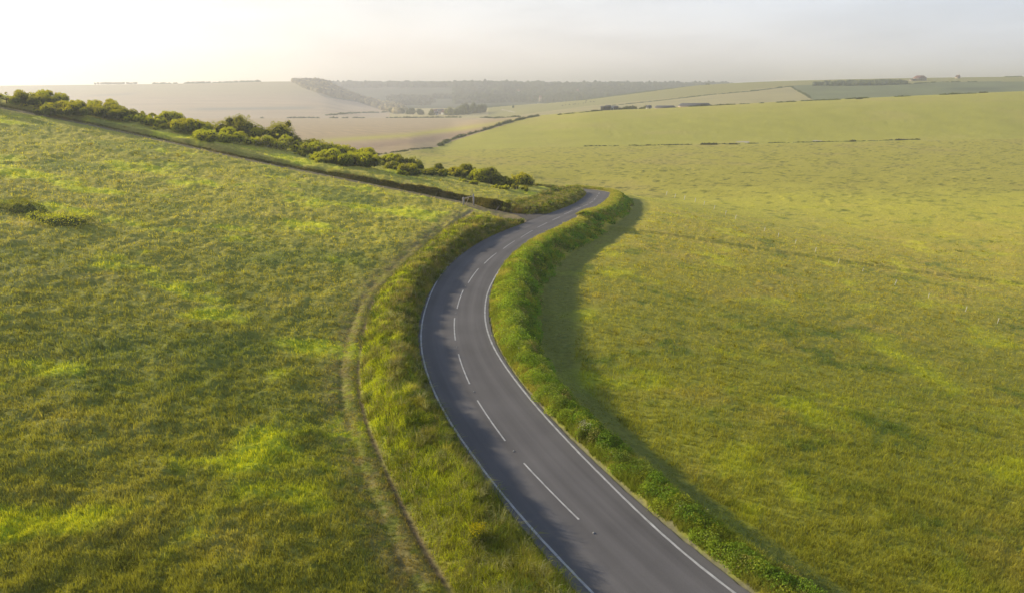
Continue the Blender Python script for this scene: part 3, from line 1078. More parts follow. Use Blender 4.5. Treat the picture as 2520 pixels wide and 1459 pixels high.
# the bramble hedge down the right side of the road: overlapping domes of leaves of several plants
s_ = []
q = 0.0
while q < len(FINE) - 22:
    yq = float(np.interp(q, np.arange(len(FINE)), FINE[:, 1]))
    s_.append(q)
    q += (0.19 if yq < 60 else 0.20) / 0.4 * rng.uniform(0.6, 1.4) * (0.85 if yq < 110 else 1.0)
s_ = np.array(s_)
ctr, nrm_ = at_line(FINE, FN, s_)
wq = hedge_w(ctr[:, 1])
gr_ = sstep(30, 66, ctr[:, 1])
lat = rng.beta(1.5, 1.5, len(s_))
off = HALF + (1.25 + lat * 3.6) * wq
cxy = ctr + nrm_ * off[:, None]
prof = np.sin(np.pi * np.clip(0.05 + lat * 0.85, 0, 1)) ** 0.9
lmp = fbm(cxy[:, 0], cxy[:, 1], 5.0, 3, 160)
rad = rng.uniform(0.45, 0.95, len(s_)) * lerp(0.72, 1.15, gr_)
hgt = (0.22 + lerp(0.48, 0.92, gr_) * prof) * (1 - 0.52 * sstep(66, 120, ctr[:, 1])) * (1 - 0.7 * sstep(166, 180, ctr[:, 1])) * rng.uniform(0.75, 1.25, len(s_)) * (1.08 + 0.6 * lmp)
_gap = on_road(1268, 878)
gapd = np.hypot(cxy[:, 0] - _gap[0] - 2.2, cxy[:, 1] - _gap[1])
hgt = np.where(gapd < 1.3, hgt * 0.3, hgt)
vis = (cxy[:, 1] > 16) & (cxy[:, 1] < 205) & (cxy[:, 0] > -8)
cxy, rad, hgt, lat, prof = cxy[vis], rad[vis], np.clip(hgt, 0.2, 2.3), lat[vis], prof[vis]
hgt = hgt[vis]
cz = terrain(cxy[:, 0], cxy[:, 1], lumps=False)[0]
leafs = np.maximum(0.085, 0.0019 * cxy[:, 1])
cnt = np.clip(2.6 * (2 * np.pi * rad * np.maximum(rad, hgt)) / leafs ** 2 * 0.55, 60, 900).astype(int)
li = np.repeat(np.arange(len(cxy)), cnt)
D = rng.normal(0, 1, (len(li), 3))
D[:, 2] = np.abs(D[:, 2]) - 0.15
D /= np.linalg.norm(D, axis=1)[:, None]
rr_ = 1 + 0.25 * fbm(D[:, 0] * 1.5 + li * 3.7, D[:, 1] * 1.5 + D[:, 2], 0.6, 2, 161) - rng.random(len(li)) ** 2.2 * 0.4
sp = rng.random(len(li)) < 0.05
rr_[sp] += rng.uniform(0.08, 0.3, sp.sum())
P = np.column_stack([cxy[li, 0], cxy[li, 1], cz[li] - 0.02]) + D * np.column_stack([rad[li], rad[li], hgt[li]]) * rr_[:, None]
kind_ = rng.choice(5, len(cxy), p=[.44, .16, .20, .15, .05])
pal_ = np.array([(.138, .222, .030), (.075, .128, .022), (.178, .218, .058), (.235, .250, .034), (.250, .205, .085)])
base_ = pal_[kind_] * rng.uniform(0.8, 1.2, (len(cxy), 1))
base_ = mixc(base_, C(.28, .34, .042), (1 - sstep(0.05, 0.50, lat)) * 0.6)  # sunlit road side of the hedge painted brighter
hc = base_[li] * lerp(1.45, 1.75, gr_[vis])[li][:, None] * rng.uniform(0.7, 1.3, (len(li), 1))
hc = mixc(hc, C(.54, .55, .07), sstep(0.4, 1.0, D[:, 2]) * rng.random(len(li)) * lerp(0.22, 0.55, gr_[vis])[li])  # sunlit tops of the domes painted into the leaf colour
fl = (rng.random(len(li)) < 0.02) & (D[:, 2] > 0.3) & np.isin(li, np.where(kind_ == 2)[0])
hc[fl] = C(.50, .47, .36)
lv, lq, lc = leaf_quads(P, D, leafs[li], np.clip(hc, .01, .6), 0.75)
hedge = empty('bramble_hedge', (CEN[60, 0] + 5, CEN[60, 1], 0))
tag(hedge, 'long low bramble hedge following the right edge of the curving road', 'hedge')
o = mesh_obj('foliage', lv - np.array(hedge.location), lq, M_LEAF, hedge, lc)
# grass standing along the foot of the hedge
i = rng.uniform(0, len(FINE) - 20, 60000)
off = HALF + 0.55 + rng.random(len(i)) ** 1.3 * 2.2
_q, _m = at_line(FINE, FN, i)
hx, hy = _q[:, 0] + _m[:, 0] * off, _q[:, 1] + _m[:, 1] * off
ok = (hy > 17) & (hy < 195) & (rng.random(len(i)) < np.clip(2600 / np.maximum(hy, 15) ** 1.75, 0.12, 1))
hx, hy = hx[ok], hy[ok]
hz, hi = terrain(hx, hy)
ee = hi['d'] - HALF
ok = (ee > 0.5 + 0.35 * fbm(hx, hy, 1.5, 2, 180)) & (ee < 3.2)
hx, hy, hz, ee = hx[ok], hy[ok], hz[ok], ee[ok]
gcol = 2.1 * mixc(np.tile(C(.125, .150, .022), (len(hx), 1)), C(.21, .20, .050), sstep(-0.2, 0.5, fbm(hx, hy, 2.5, 3, 182) + 0.3 * sstep(60, 110, hy)))
fa = blades(np.column_stack([hx, hy, hz - 0.02]), 0.32 + 0.2 * fbm(hx, hy, 2, 2, 185) + 0.1 * ee, np.maximum(0.014, 0.0006 * hy), 5, gcol, lean=0.6)
fo = mesh_obj('foot_grass', fa[0], fa[1], M_GRASS, albedo=fa[2])
tag(fo, 'bright green grass along the gravel edge at the foot of the hedge', 'grass', kind='stuff')
# darker scrub on the cut bank of the farm track
i = rng.uniform(0, len(TRACK) - 1.01, 60000)
TT_ = np.gradient(TRACK, axis=0)
TT_ /= np.linalg.norm(TT_, axis=1)[:, None] + 1e-9
TN_ = np.stack([TT_[:, 1], -TT_[:, 0]], 1)
kk = np.clip(1 - i / (len(TRACK) * 0.5), 0.05, 1) ** 1.4
ok = rng.random(len(i)) < np.maximum(kk, 0.12 + 0.25 * fbm(i, i * 0, 25, 2, 196))
i, kk = i[ok], kk[ok]
off = track_half(i) + 0.15 + rng.random(len(i)) * (0.5 + 2.0 * kk)
_q, _m = at_line(TRACK, TN_, i)
bx, by = _q[:, 0] + _m[:, 0] * off, _q[:, 1] + _m[:, 1] * off
bz, bi = terrain(bx, by)
ok = (np.abs(bi['d']) > HALF + 0.9) & (bi['tw'] > 0.0) & (i > 9)
bx, by, bz, kk = bx[ok], by[ok], bz[ok], kk[ok]
_ = 0
bc = mixc(np.tile(C(.16, .15, .04), (len(bx), 1)), C(.32, .25, .09), sstep(0, 0.5, fbm(bx, by, 2.5, 3, 190)))
ba = blades(np.column_stack([bx, by, bz - 0.03]), (0.16 + 0.42 * kk) * (1 + 0.5 * fbm(bx, by, 2, 2, 193)), np.full(len(bx), 0.085), 3, bc, lean=0.5)
bk = mesh_obj('bank_grass', ba[0], ba[1], M_GRASS, albedo=ba[2])
tag(bk, 'dark rough grass on the cut bank above the farm track', 'grass', kind='stuff')


# ------------------------------------------------------------------ bushes
def bush_mesh(w, dpt, h, seed, lit, nleaf, leaf, col, tree=False, blossom=0.0, mound=False):
    """lobed crown of small leaf faces with dark inner lumps added to block light; local z=0 at the ground"""
    r = np.random.default_rng(seed)
    lobes = []
    n = int(np.clip(3 + w * 1.1, 5, 26))
    for k in range(n):
        fx = (k + 0.5) / n * 2 - 1 + r.uniform(-0.25, 0.25)
        fx = np.clip(fx, -0.92, 0.92)
        env = math.sqrt(max(0.25, 1 - abs(fx) ** 3))
        rad = min(w * 0.5, h * 0.62) * r.uniform(0.42, 0.72)
        rz = rad * r.uniform(0.75, 1.1)
        if mound:
            rad = w * r.uniform(0.16, 0.26)
            rz = h * r.uniform(0.7, 0.95) * math.sqrt(max(0.2, 1 - fx * fx))
        zc = np.clip(h * env * r.uniform(0.75, 1.04) - rz, rz * 0.35, None) if not mound else 0.0
        lobes.append((fx * (w * 0.5 - rad * 0.75), r.uniform(-1, 1) * max(0, dpt * 0.5 - rad * 0.6), zc, rad, rz))
        if zc > rz * 0.9:      # fill below
            lobes.append((fx * (w * 0.5 - rad * 0.6), r.uniform(-0.8, 0.8) * max(0, dpt * 0.5 - rad * 0.5), zc * 0.4, rad * 1.02, rz))
        if r.random() < 0.7:   # small sprays that break the outline
            sr = rad * r.uniform(0.25, 0.42)
            a = r.uniform(0, 2 * np.pi)
            lobes.append((lobes[-1][0] + math.cos(a) * rad * 0.8, lobes[-1][1] + math.sin(a) * rad * 0.7, zc + rz * r.uniform(0.45, 0.85), sr, sr))
    if tree:
        lobes = [(a * 0.9, b, c + h * 0.06, d_, e_) for a, b, c, d_, e_ in lobes]
    L = np.array(lobes)
    area = L[:, 3] ** 2
    cnt = np.maximum(30, (nleaf * area / area.sum())).astype(int)
    li = np.repeat(np.arange(len(L)), cnt)
    D = r.normal(0, 1, (len(li), 3))
    D /= np.linalg.norm(D, axis=1)[:, None]
    rad = 1.0 + 0.20 * fbm(D[:, 0] * 1.6 + li * 7.7, D[:, 1] * 1.6 + D[:, 2] * 1.3, 0.55, 3, 200) - r.random(len(li)) ** 2.5 * 0.35
    out = r.random(len(li)) < 0.06
    rad[out] += r.uniform(0.05, 0.20, out.sum())
    Pp = L[li][:, :3] + D * np.column_stack([L[li, 3], L[li, 3], L[li, 4]]) * rad[:, None]
    # drop leaves that are deep inside another lobe or under the ground
    good = Pp[:, 2] > -0.25
    for k in range(len(L)):
        q = (Pp - L[k, :3]) / np.array([L[k, 3], L[k, 3], L[k, 4]])
        good &= ~(((q ** 2).sum(1) < 0.62) & (li != k))
    Pp, D, li = Pp[good], D[good], li[good]
    hl = Pp[:, 2] / max(h, 0.1)
    cc = np.tile(np.asarray(col, float), (len(Pp), 1))
    lobe_t = r.uniform(0.75, 1.25, len(L))
    cc = cc * lobe_t[li][:, None] * r.uniform(0.7, 1.3, (len(Pp), 1))
    sun_tint = sstep(0.18, 0.80, hl + 0.38 * D[:, 2] - 0.22 * D[:, 0] + 0.12 * r.normal(0, 1, len(Pp))) * lit  # sunlight painted as yellow on the tops and the sunward side
    cc = mixc(cc, C(.80, .70, .05), sun_tint * 0.9)
    if blossom:
        bl = (r.random(len(Pp)) < blossom) & (fbm(Pp[:, 0], Pp[:, 2], 1.1, 2, 210) > -0.05)
        cc[bl] = C(.50, .45, .36) * r.uniform(0.7, 1.1, (bl.sum(), 1))
    V, Q, cl = leaf_quads(Pp, D, np.full(len(Pp), leaf), np.clip(cc, .008, .6), 0.7)
    # dark solid lumps added inside the crown to block light
    hv, ht, hcx, nn = [], [], [], len(V)
    iv, it = ICO1
    for k in range(len(L)):
        if L[k, 3] < 0.4 * L[:, 3].max():
            continue
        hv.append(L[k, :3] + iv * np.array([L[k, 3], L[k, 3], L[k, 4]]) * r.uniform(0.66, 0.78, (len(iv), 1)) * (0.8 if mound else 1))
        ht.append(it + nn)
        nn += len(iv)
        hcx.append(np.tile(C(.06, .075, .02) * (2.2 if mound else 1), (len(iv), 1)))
    V = np.vstack([V] + hv)
    return V, [Q, np.vstack(ht)], np.vstack([cl] + hcx)


GREEN, DARK, OLIVE, PALE = (.19, .235, .032), (.110, .150, .028), (.26, .27, .040), (.33, .34, .10)
# u centre, v base, width px, top v, depth factor, colour, sunlit, blossom, kind, label
BUSH = [
    (20, 272, 130, 228, .9, DARK, .6, 0, 'thicket', 'dark thicket at the far left end of the ridge row'),
    (116, 258, 76, 229, .9, GREEN, .8, 0, 'thicket', 'hazy green thicket behind the left end of the long ridge thicket'),
    (112, 279, 72, 252, .9, OLIVE, 1.0, 0, 'bush', 'yellow topped bush forming the left end of the long ridge thicket'),
    (172, 297, 100, 255, .8, DARK, .8, 0, 'thicket', 'long dark fronted thicket on the ridge just above the farm track'),
    (240, 304, 100, 264, .8, DARK, .7, 0, 'thicket', 'dark thicket sloping down at the right end of the long ridge thicket'),
    (220, 282, 130, 250, .7, PALE, .7, 0, 'thicket', 'pale hazy scrub showing over the top of the long ridge thicket'),
    (297, 307, 74, 268, .9, DARK, .5, 0, 'bush', 'round dark bush right of the long ridge thicket'),
    (330, 300, 90, 279, .6, PALE, .6, 0, 'scrub', 'pale distant scrub between the first two dark ridge bushes'),
    (362, 318, 98, 285, .9, GREEN, .9, 0, 'bush', 'wide green bush with a yellow left shoulder on the upper ridge'),
    (424, 303, 52, 281, .8, PALE, .8, 0, 'bush', 'small pale bush standing behind the wide bush with yellow shoulder'),
    (402, 325, 54, 297, 1., OLIVE, 1.0, 0, 'bush', 'low bright olive bush at the left foot of the big ridge clump'),
    (452, 342, 92, 298, .9, GREEN, .7, 0, 'thicket', 'big rounded clump of green scrub in the middle of the upper ridge'),
    (486, 330, 70, 304, .9, OLIVE, .9, 0, 'bush', 'olive bush behind the big rounded clump of scrub'),
    (531, 365, 96, 323, .95, GREEN, 1.0, 0, 'bush', 'bright yellow topped dome bush close to the farm track'),
    (588, 343, 84, 299, .9, DARK, .5, 0, 'tree', 'tall dark tree with a round crown behind the bright dome bush'),
    (590, 360, 32, 329, 1., OLIVE, .8, 0, 'bush', 'small olive bush at the right shoulder of the bright dome bush'),
    (637, 356, 52, 323, .9, GREEN, .6, 0, 'bush', 'green bush between the two tall round trees on the ridge'),
    (692, 354, 72, 317, .9, DARK, .5, 0, 'tree', 'dark round headed tree above the greyish flowering bush'),
    (667, 376, 90, 338, .9, OLIVE, .9, .30, 'bush', 'greyish bush flecked with faded blossom below the round headed tree'),
    (722, 366, 36, 343, .9, DARK, .4, 0, 'bush', 'low dark bush right of the greyish flowering bush'),
    (758, 390, 58, 355, .95, GREEN, .9, .06, 'bush', 'rounded green bush standing alone before the widest thicket'),
    (740, 394, 24, 376, 1., GREEN, .6, 0, 'bush', 'tiny dark green bush at the left foot of the lone rounded bush'),
    (768, 366, 64, 349, .8, OLIVE, .6, 0, 'scrub', 'olive scrub behind the lone rounded bush'),
    (822, 378, 70, 357, .8, OLIVE, .8, 0, 'scrub', 'olive scrub behind the left half of the widest thicket'),
    (816, 416, 84, 374, .9, GREEN, 1.0, 0, 'thicket', 'left half of the widest thicket, with a bright yellow top'),
    (880, 423, 76, 379, .9, DARK, .9, 0, 'thicket', 'right half of the widest thicket, with a dark shaded front'),
    (884, 396, 84, 371, .8, OLIVE, .8, 0, 'scrub', 'olive scrub behind the right half of the widest thicket'),
    (926, 410, 30, 386, 1., OLIVE, .8, 0, 'bush', 'small olive bush just right of the widest thicket'),
    (936, 418, 32, 399, 1., DARK, .5, 0, 'bush', 'small dark round bush just below the small olive bush'),
    (960, 408, 44, 383, .9, OLIVE, 1.0, 0, 'bush', 'bright yellowish bush behind the white flowering bush'),
    (982, 406, 24, 385, 1., DARK, .5, 0, 'bush', 'small dark bush at the right of the bright yellowish bush'),
    (1014, 416, 44, 394, .9, DARK, .4, 0, 'bush', 'dark flat topped bush behind the white topped bush'),
    (967, 427, 34, 401, 1., GREEN, .5, .14, 'bush', 'bush with a few sprays of white blossom left of the white topped bush'),
    (1006, 440, 50, 406, .9, DARK, .5, .09, 'bush', 'grey green bush with a dusting of white blossom on top'),
    (990, 441, 24, 423, 1., OLIVE, 1.0, 0, 'bush', 'small sunlit bush at the foot of the white topped bush'),
    (1044, 440, 36, 418, .9, DARK, .5, 0, 'bush', 'low ragged bush right of the white topped bush'),
    (1070, 444, 48, 417, .95, DARK, .5, 0, 'bush', 'dark round bush below the small spindly tree'),
    (1079, 432, 20, 407, 1., DARK, .3, 0, 'tree', 'small spindly tree rising behind the lower ridge bushes'),
    (1120, 445, 46, 416, .95, DARK, .7, 0, 'bush', 'dark bush left of the forked tree on the lower ridge'),
    (1149, 442, 30, 408, .95, DARK, .4, 0, 'tree', 'upright dark tree on the lower ridge behind the round bush'),
    (1178, 456, 36, 421, .95, OLIVE, 1.0, 0, 'bush', 'sunlit yellow bush at the left of the largest lower bush'),
    (1204, 460, 46, 421, .95, DARK, .3, 0, 'bush', 'largest lower bush, dark and round, near the end of the row'),
    (1150, 462, 44, 446, .9, OLIVE, 1.0, 0, 'scrub', 'low bright scrub in front of the upright dark tree'),
    (1244, 468, 44, 440, .9, DARK, .4, 0, 'bush', 'dark scrub bush between the largest lower bush and the last tree'),
    (1285, 466, 46, 432, .95, GREEN, .7, 0, 'tree', 'last bushy tree of the row nearest the road'),
    (1232, 476, 36, 459, .9, OLIVE, 1.0, 0, 'scrub', 'low yellowish scrub in front of the last trees of the row'),
    (1268, 480, 54, 464, .8, DARK, .5, 0, 'scrub', 'low dark scrub spreading at the foot of the last tree'),
]
M_BARK = mat_solid('bark', (.085, .065, .045), 0.95, 0.3, 6)
for n, (u, vb, wpx, vt, df, col, lit, bl, kind, lab) in enumerate(BUSH):
    p = hit(u, vb, y0=100, y1=600)
    yb = p[1] if p is not None and p[1] < 182 else 168.0
    t, _ = ray(u, vb)
    xb = t * yb
    zb = land_z(xb, yb)
    w = 1.44 * wpx * (yb * CP + (CAMH - zb) * SP) / F
    _, rt_ = ray(u, vt)
    yc = yb + w * df * 0.3
    h = 1.32 * max(0.8, CAMH - rt_ * yc - land_z(t * yc, yc))
    xc = t * yc
    nl = int(np.clip(210 * w * h * (1 + df), 900, 16000))
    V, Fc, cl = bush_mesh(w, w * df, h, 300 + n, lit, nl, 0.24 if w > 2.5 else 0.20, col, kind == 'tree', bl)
    name = {'bush': 'hawthorn_bush', 'thicket': 'scrub_thicket', 'scrub': 'low_scrub', 'tree': 'hawthorn_tree'}[kind]
    root = empty(name, (xc, yc, land_z(xc, yc) - 0.1))
    tag(root, lab, 'tree' if kind == 'tree' else 'bush', 'bushes and small trees along the ridge')
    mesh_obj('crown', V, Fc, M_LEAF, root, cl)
    g = MB()
    r = random.Random(n)
    rt0 = 0.05 + 0.02 * h
    g.tube((0, 0, -0.2), (r.uniform(-.1, .1), 0, h * 0.45), rt0, rt0 * 0.6, 7)
    for k in range(4):
        a = r.uniform(0, 6.28)
        g.tube((0, 0, h * r.uniform(.15, .4)), (math.cos(a) * w * .25, math.sin(a) * w * .2, h * r.uniform(.55, .75)), rt0 * 0.55, rt0 * 0.2, 6)
    g.build('trunk', M_BARK, root)

# bramble mounds on the left slope
for n, (u, vb, wpx, vt, col, lit, lab) in enumerate([
        (90, 560, 190, 519, OLIVE, 1.0, 'low bramble mound with a bright sun-tinted flowering crest on the left slope'),
        (10, 520, 150, 470, DARK, .3, 'dark shaded bramble mound at the left edge above the bright mound'),
        (40, 655, 0, 0, DARK, .3, '')]):
    if not wpx:
        continue
    p = hit(u, vb, y0=30, y1=170)
    zb = land_z(*p)
    w = wpx * (p[1] * CP + (CAMH - zb) * SP) / F
    h = max(0.9, min(2.0, (vb - vt) * p[1] / F * 0.8))
    V, Fc, cl = bush_mesh(w, w * 0.7, h, 800 + n, lit, int(1100 * w), 0.15, col, False, 0.05 if lit > .5 else 0, True)
    root = empty('bramble_mound', (p[0], p[1] + w * .3, land_z(p[0], p[1] + w * .3) - 0.25))
    tag(root, lab, 'bush')
    mesh_obj('foliage', V, Fc, M_LEAF, root, cl)

# showy plants
def herb(name, u, v, w, h, col, n, label, cat, stem=(.10, .13, .03)):
    p = hit(u, v, fn=lambda a, b: terrain(a, b)[0], y0=15, y1=200)
    root = empty(name, (p[0], p[1], land_z(*p)))
    g = []
    k = 26
    a = rng.uniform(0, 6.28, k)
    R = np.sqrt(rng.random(k)) * w * 0.5
    base = np.column_stack([R * np.cos(a), R * np.sin(a), np.zeros(k)])
    v1 = blades(base, np.full(k, h), np.full(k, 0.03), 3, np.tile(C(*stem), (k, 1)), lean=0.2)
    mesh_obj('foliage', v1[0], v1[1], M_GRASS, root, v1[2])  # the plant's stems, built as blades
    i = rng.integers(0, k, n)
    P = base[i] * 1.1 + np.column_stack([rng.normal(0, .07, n), rng.normal(0, .07, n), h * rng.uniform(0.72, 1.12, n)])
    V, Q, cl = leaf_quads(P, np.tile(C(0, -.3, 1), (n, 1)), np.full(n, 0.07), np.tile(C(*col), (n, 1)) * rng.uniform(.75, 1.2, (n, 1)), 0.5)
    mesh_obj('blossoms', V, Q, M_LEAF, root, cl)
    tag(root, label, cat)


herb('yellow_flower', 1177, 1338, 0.75, 0.85, (.55, .46, .02), 260, 'clump of bright yellow flowers in the verge near the bottom of the road', 'flower')
herb('yellow_flower', 962, 1030, 1.9, 0.8, (.36, .32, .03), 420, 'wide patch of dull yellow flowers on the bank beside the footpath', 'flower')
herb('white_flower', 1437, 1082, 0.7, 1.1, (.50, .47, .36), 120, 'pale plumed flower standing up out of the bramble hedge', 'flower')
herb('yellow_flower', 1115, 1085, 0.35, 0.7, (.40, .36, .06), 60, 'small yellow flower at the white line on the left of the road', 'flower')


# ------------------------------------------------------------------ posts, gate
M_WHITE = mat_solid('white_plastic', (.80, .76, .66), 0.5, 0.06, 30)
M_WIRE = mat_solid('wire', (.35, .34, .32), 0.5, 0.1, 10)
M_WOOD = mat_solid('weathered_wood', (.34, .27, .19), 0.85, 0.25, 9)
M_DARKW = mat_solid('grey_post', (.42, .39, .37), 0.8, 0.25, 9)


M_RAIL = mat_solid('pale_rail', (.62, .50, .36), 0.8, 0.15, 9)


def post_mesh(h, r, tilt):
    g = MB()
    tx, ty = tilt
    g.tube((0, 0, -0.3), (tx, ty, h), r, r * 0.8, 8)
    g.tube((tx * .9, ty * .9, h * .9), (tx * .9 + 0.04, ty * .9, h * .9), r * .5, r * .5, 6)
    g.tube((tx * .6, ty * .6, h * .6), (tx * .6 + 0.04, ty * .6, h * .6), r * .5, r * .5, 6)
    return g


PR = [(2454, 795), (2375, 766), (2284, 734), (2201, 703), (2122, 671), (2062.5, 648), (2005, 625), (1956, 605), (1914, 588), (1880, 574), (1809, 544), (1784, 532), (1756, 520), (1731.6, 509), (1710, 501), (1683, 494.5), (1660, 489), (1639, 483)]
ORD = ['first', 'second', 'third', 'fourth', 'fifth', 'sixth', 'seventh', 'eighth', 'ninth', 'tenth', 'eleventh', 'twelfth', 'thirteenth', 'fourteenth', 'fifteenth', 'sixteenth', 'seventeenth', 'eighteenth']
for n, (u, v) in enumerate(PR):
    p = hit(u, v, y0=30, y1=400)
    sc_ = (p[1] * CP + CAMH * SP) / F
    h = 13.5 * sc_ if n < 4 else 11 * sc_
    h = min(max(h, 0.75), 1.25)
    o = post_mesh(h, max(0.022, 0.00042 * p[1]), (0.16 * h + rng.normal(0, .05), rng.normal(0, .05))).build('fence_post', M_WHITE)
    o.location = (p[0], p[1], land_z(*p))
    tag(o, f'{ORD[n]} white fence post of the row across the right field, counted from the near end' if n < 17 else 'farthest white fence post of the row, nearest the hedge', 'fence post', 'white posts across the right field')
PL = [(256, 305.5, 9), (376, 329, 6), (489, 352, 5), (577, 374, 6), (705, 388, 6), (857, 421, 9), (960, 439, 10), (1101, 481, 7), (1161, 490, 10), (1225, 505, 7), (1270, 480, 8), (1296, 476, 7)]
LL = ['leftmost thin fence post on the ridge in front of the long thicket', 'thin fence post left of the wide green bush on the ridge', 'thin fence post left of the bright dome bush',
      'thin fence post below the bright dome bush', 'thin fence post below the greyish flowering bush', 'pale fence post in front of the widest thicket', 'leaning pale fence post below the small dark round bush',
      'short fence post on the bank left of the gate', 'short wooden post just above the gate', 'thin fence post on the bank between the gate and the road', 'wooden fence post below the last tree of the row', 'thin fence post at the foot of the last tree beside the road bend']
for n, (u, v, px) in enumerate(PL):
    p = hit(u, v, y0=90, y1=182)
    if p is None or p[1] > 181:
        p = np.array([ray(u, v)[0] * 150, 150.0])
    h = max(0.9, px * 1.15 * p[1] / F)
    o = post_mesh(h, 0.05, (0.1 * h, rng.normal(0, .04))).build('fence_post', M_WOOD)
    o.location = (p[0], p[1], land_z(*p))
    tag(o, LL[n], 'fence post', 'thin posts along the ridge fence')

# the open field gate at the end of the track
ga, gb = hit(1141, 505, y0=90, y1=180), hit(1165.5, 506, y0=90, y1=180)
gate = empty('field_gate', (ga[0], ga[1], land_z(*ga)))
tag(gate, 'simple wooden field gate with two stout posts where the track leaves the lay-by', 'gate')
Bv = np.array([gb[0] - ga[0], gb[1] - ga[1], land_z(*gb) - land_z(*ga)])
g = MB(); g.tube((0, 0, -.3), (0, 0, 1.35), .17, .16, 9); g.tube((0, 0, 1.35), (0, 0, 1.42), .15, .10, 9); g.build('gate_post', M_DARKW, gate)
g = MB(); g.tube(Bv + (0, 0, -.3), Bv + (0, 0, 2.05), .15, .14, 9); g.tube(Bv + (0, 0, 2.05), Bv + (0, 0, 2.13), .17, .11, 9); g.build('gate_post', M_DARKW, gate)
g = MB(); g.tube((.05, -.02, 1.15), Bv + (0, -.02, 1.75), .10, .09, 8); g.build('top_rail', M_RAIL, gate)
g = MB(); g.tube(Bv * 0.22 + (0, -.05, 0.05), Bv * 0.52 + (0, -.05, 1.42), .05, .045, 8); g.build('brace', M_RAIL, gate)
pp, pq = hit(1221, 519, y0=90, y1=180), hit(1237, 514, y0=90, y1=180)
g = MB()
g.tube((0, 0, .1), (pq[0] - pp[0], pq[1] - pp[1], 1.1), .07, .06, 8)
o = g.build('wooden_pole', M_WOOD)
o.location = (pp[0], pp[1], land_z(*pp))
tag(o, 'bare wooden pole propped against the dark bank beside the lay-by', 'pole')

# ----------------------------------------------------------------------------
# across the valley
# ----------------------------------------------------------------------------
def land_at(us, vs, y0=250, y1=4000):
    return line_on_land(list(zip(us, vs)), y0, y1)


def far_bush(P, w, h, col, seed, leaves=120, leaf=None, core=True):
    """leafy lump placed at P in world space"""
    r = np.random.default_rng(seed)
    D = r.normal(0, 1, (leaves, 3))
    D[:, 2] = np.abs(D[:, 2]) * 0.9 - 0.25
    D /= np.linalg.norm(D, axis=1)[:, None]
    rad = 1 + 0.22 * fbm(D[:, 0] * 2 + seed, D[:, 1] * 2 + D[:, 2], 0.6, 2, 230)
    Q = np.asarray(P) + D * np.array([w * .5, w * .5, h]) * rad[:, None]
    c = np.tile(np.asarray(col, float), (leaves, 1)) * r.uniform(.7, 1.3, (leaves, 1))
    c = mixc(c, C(.17, .16, .035), sstep(.3, 1, D[:, 2]) * 0.5)
    V, Fq, cl = leaf_quads(Q, D, np.full(leaves, leaf or max(0.3, w * 0.22)), c, 0.6)
    out = [(V, Fq, cl)]
    if core:
        iv, it = ICO1
        hv = np.asarray(P) + iv * np.array([w * .42, w * .42, h * .85])
        return V, Fq, cl, hv, it, np.tile(np.asarray(col) * 0.5, (len(iv), 1))
    return V, Fq, cl, None, None, None


class Leafy:
    def __init__(s):
        s.V, s.Q, s.T, s.C, s.n = [], [], [], [], 0

    def add(s, P, w, h, col, seed, leaves=60, leaf=None):
        V, Q, cl, hv, ht, hc = far_bush(P, w, h, col, seed, leaves, leaf)
        s.V.append(V); s.Q.append(Q + s.n); s.C.append(cl); s.n += len(V)
        s.V.append(hv); s.T.append(ht + s.n); s.C.append(hc); s.n += len(hv)

    def build(s, name, parent=None, origin=(0, 0, 0)):
        return mesh_obj(name, np.vstack(s.V) - np.array(origin), [np.vstack(s.Q), np.vstack(s.T)], M_WOODLAND, parent, np.vstack(s.C))


# hedges on the valley floor
def hedgerow(pts, w, h, label, seed, gap=0.0, step=2.0, col=DARK, y0=250, y1=3500, vary=0.6, leaves=36):
    L = resample(line_on_land(pts, y0, y1), step)
    r = np.random.default_rng(seed)
    g = Leafy()
    z, _ = terrain(L[:, 0], L[:, 1])
    nz = fbm(L[:, 0], L[:, 1], step * 6, 3, seed % 50)
    for k in range(len(L)):
        if nz[k] < gap - 0.5:
            continue
        s = 1 + vary * (nz[k] * 1.4 + r.uniform(-.4, .4))
        if s < 0.25:
            continue
        g.add((L[k, 0] + r.normal(0, w * .15), L[k, 1] + r.normal(0, w * .15), z[k] - 0.1), w * s, h * s, col, seed * 1000 + k, leaves)
    root = tuple(L[len(L) // 2]) + (float(z[len(L) // 2]),)
    o = g.build('hedgerow', None, root)
    o.location = root
    tag(o, label, 'hedge')
    return o


hedgerow([(1078, 360), (1100, 350), (1130, 339), (1165, 329), (1200, 319)], 3.4, 1.7, 'thick lower part of the dark hedge climbing between ploughed field and green field', 11, gap=0.05, step=2.2)
hedgerow([(1202, 318), (1235, 307), (1265, 299), (1295, 292), (1325, 286.5)], 3.6, 2.0, 'thin upper part of the dark hedge climbing between ploughed field and green field', 12, gap=0.15, step=2.6)
hedgerow([(640, 292), (760, 291.5), (900, 291.5), (1040, 291), (1180, 290.5), (1310, 289)], 5, 1.7, 'low broken hedge along the top edge of the ploughed field', 13, gap=0.42, step=4.5)
hedgerow([(770, 287), (830, 283), (880, 279), (950, 277)], 5, 1.7, 'thin curving hedge under the brown hill beyond the ploughed field', 14, gap=0.35, step=5)
hedgerow([(1440, 360.5), (1520, 359.5), (1600, 358.5), (1700, 357)], 1.8, 0.5, 'left stretch of the low dark hedge line across the green field', 15, gap=0.3, step=1.4, y1=520)
hedgerow([(1770, 355.5), (1900, 352.5), (2000, 350.5), (2120, 348), (2260, 344.5)], 2.0, 0.55, 'right stretch of the low dark hedge line across the green field', 16, gap=0.25, step=1.4, y1=520)
hedgerow([(930, 381), (965, 376), (1000, 372), (1060, 365)], 2.0, 0.6, 'low hedge at the near corner of the ploughed field', 17, gap=0.3, step=1.6)
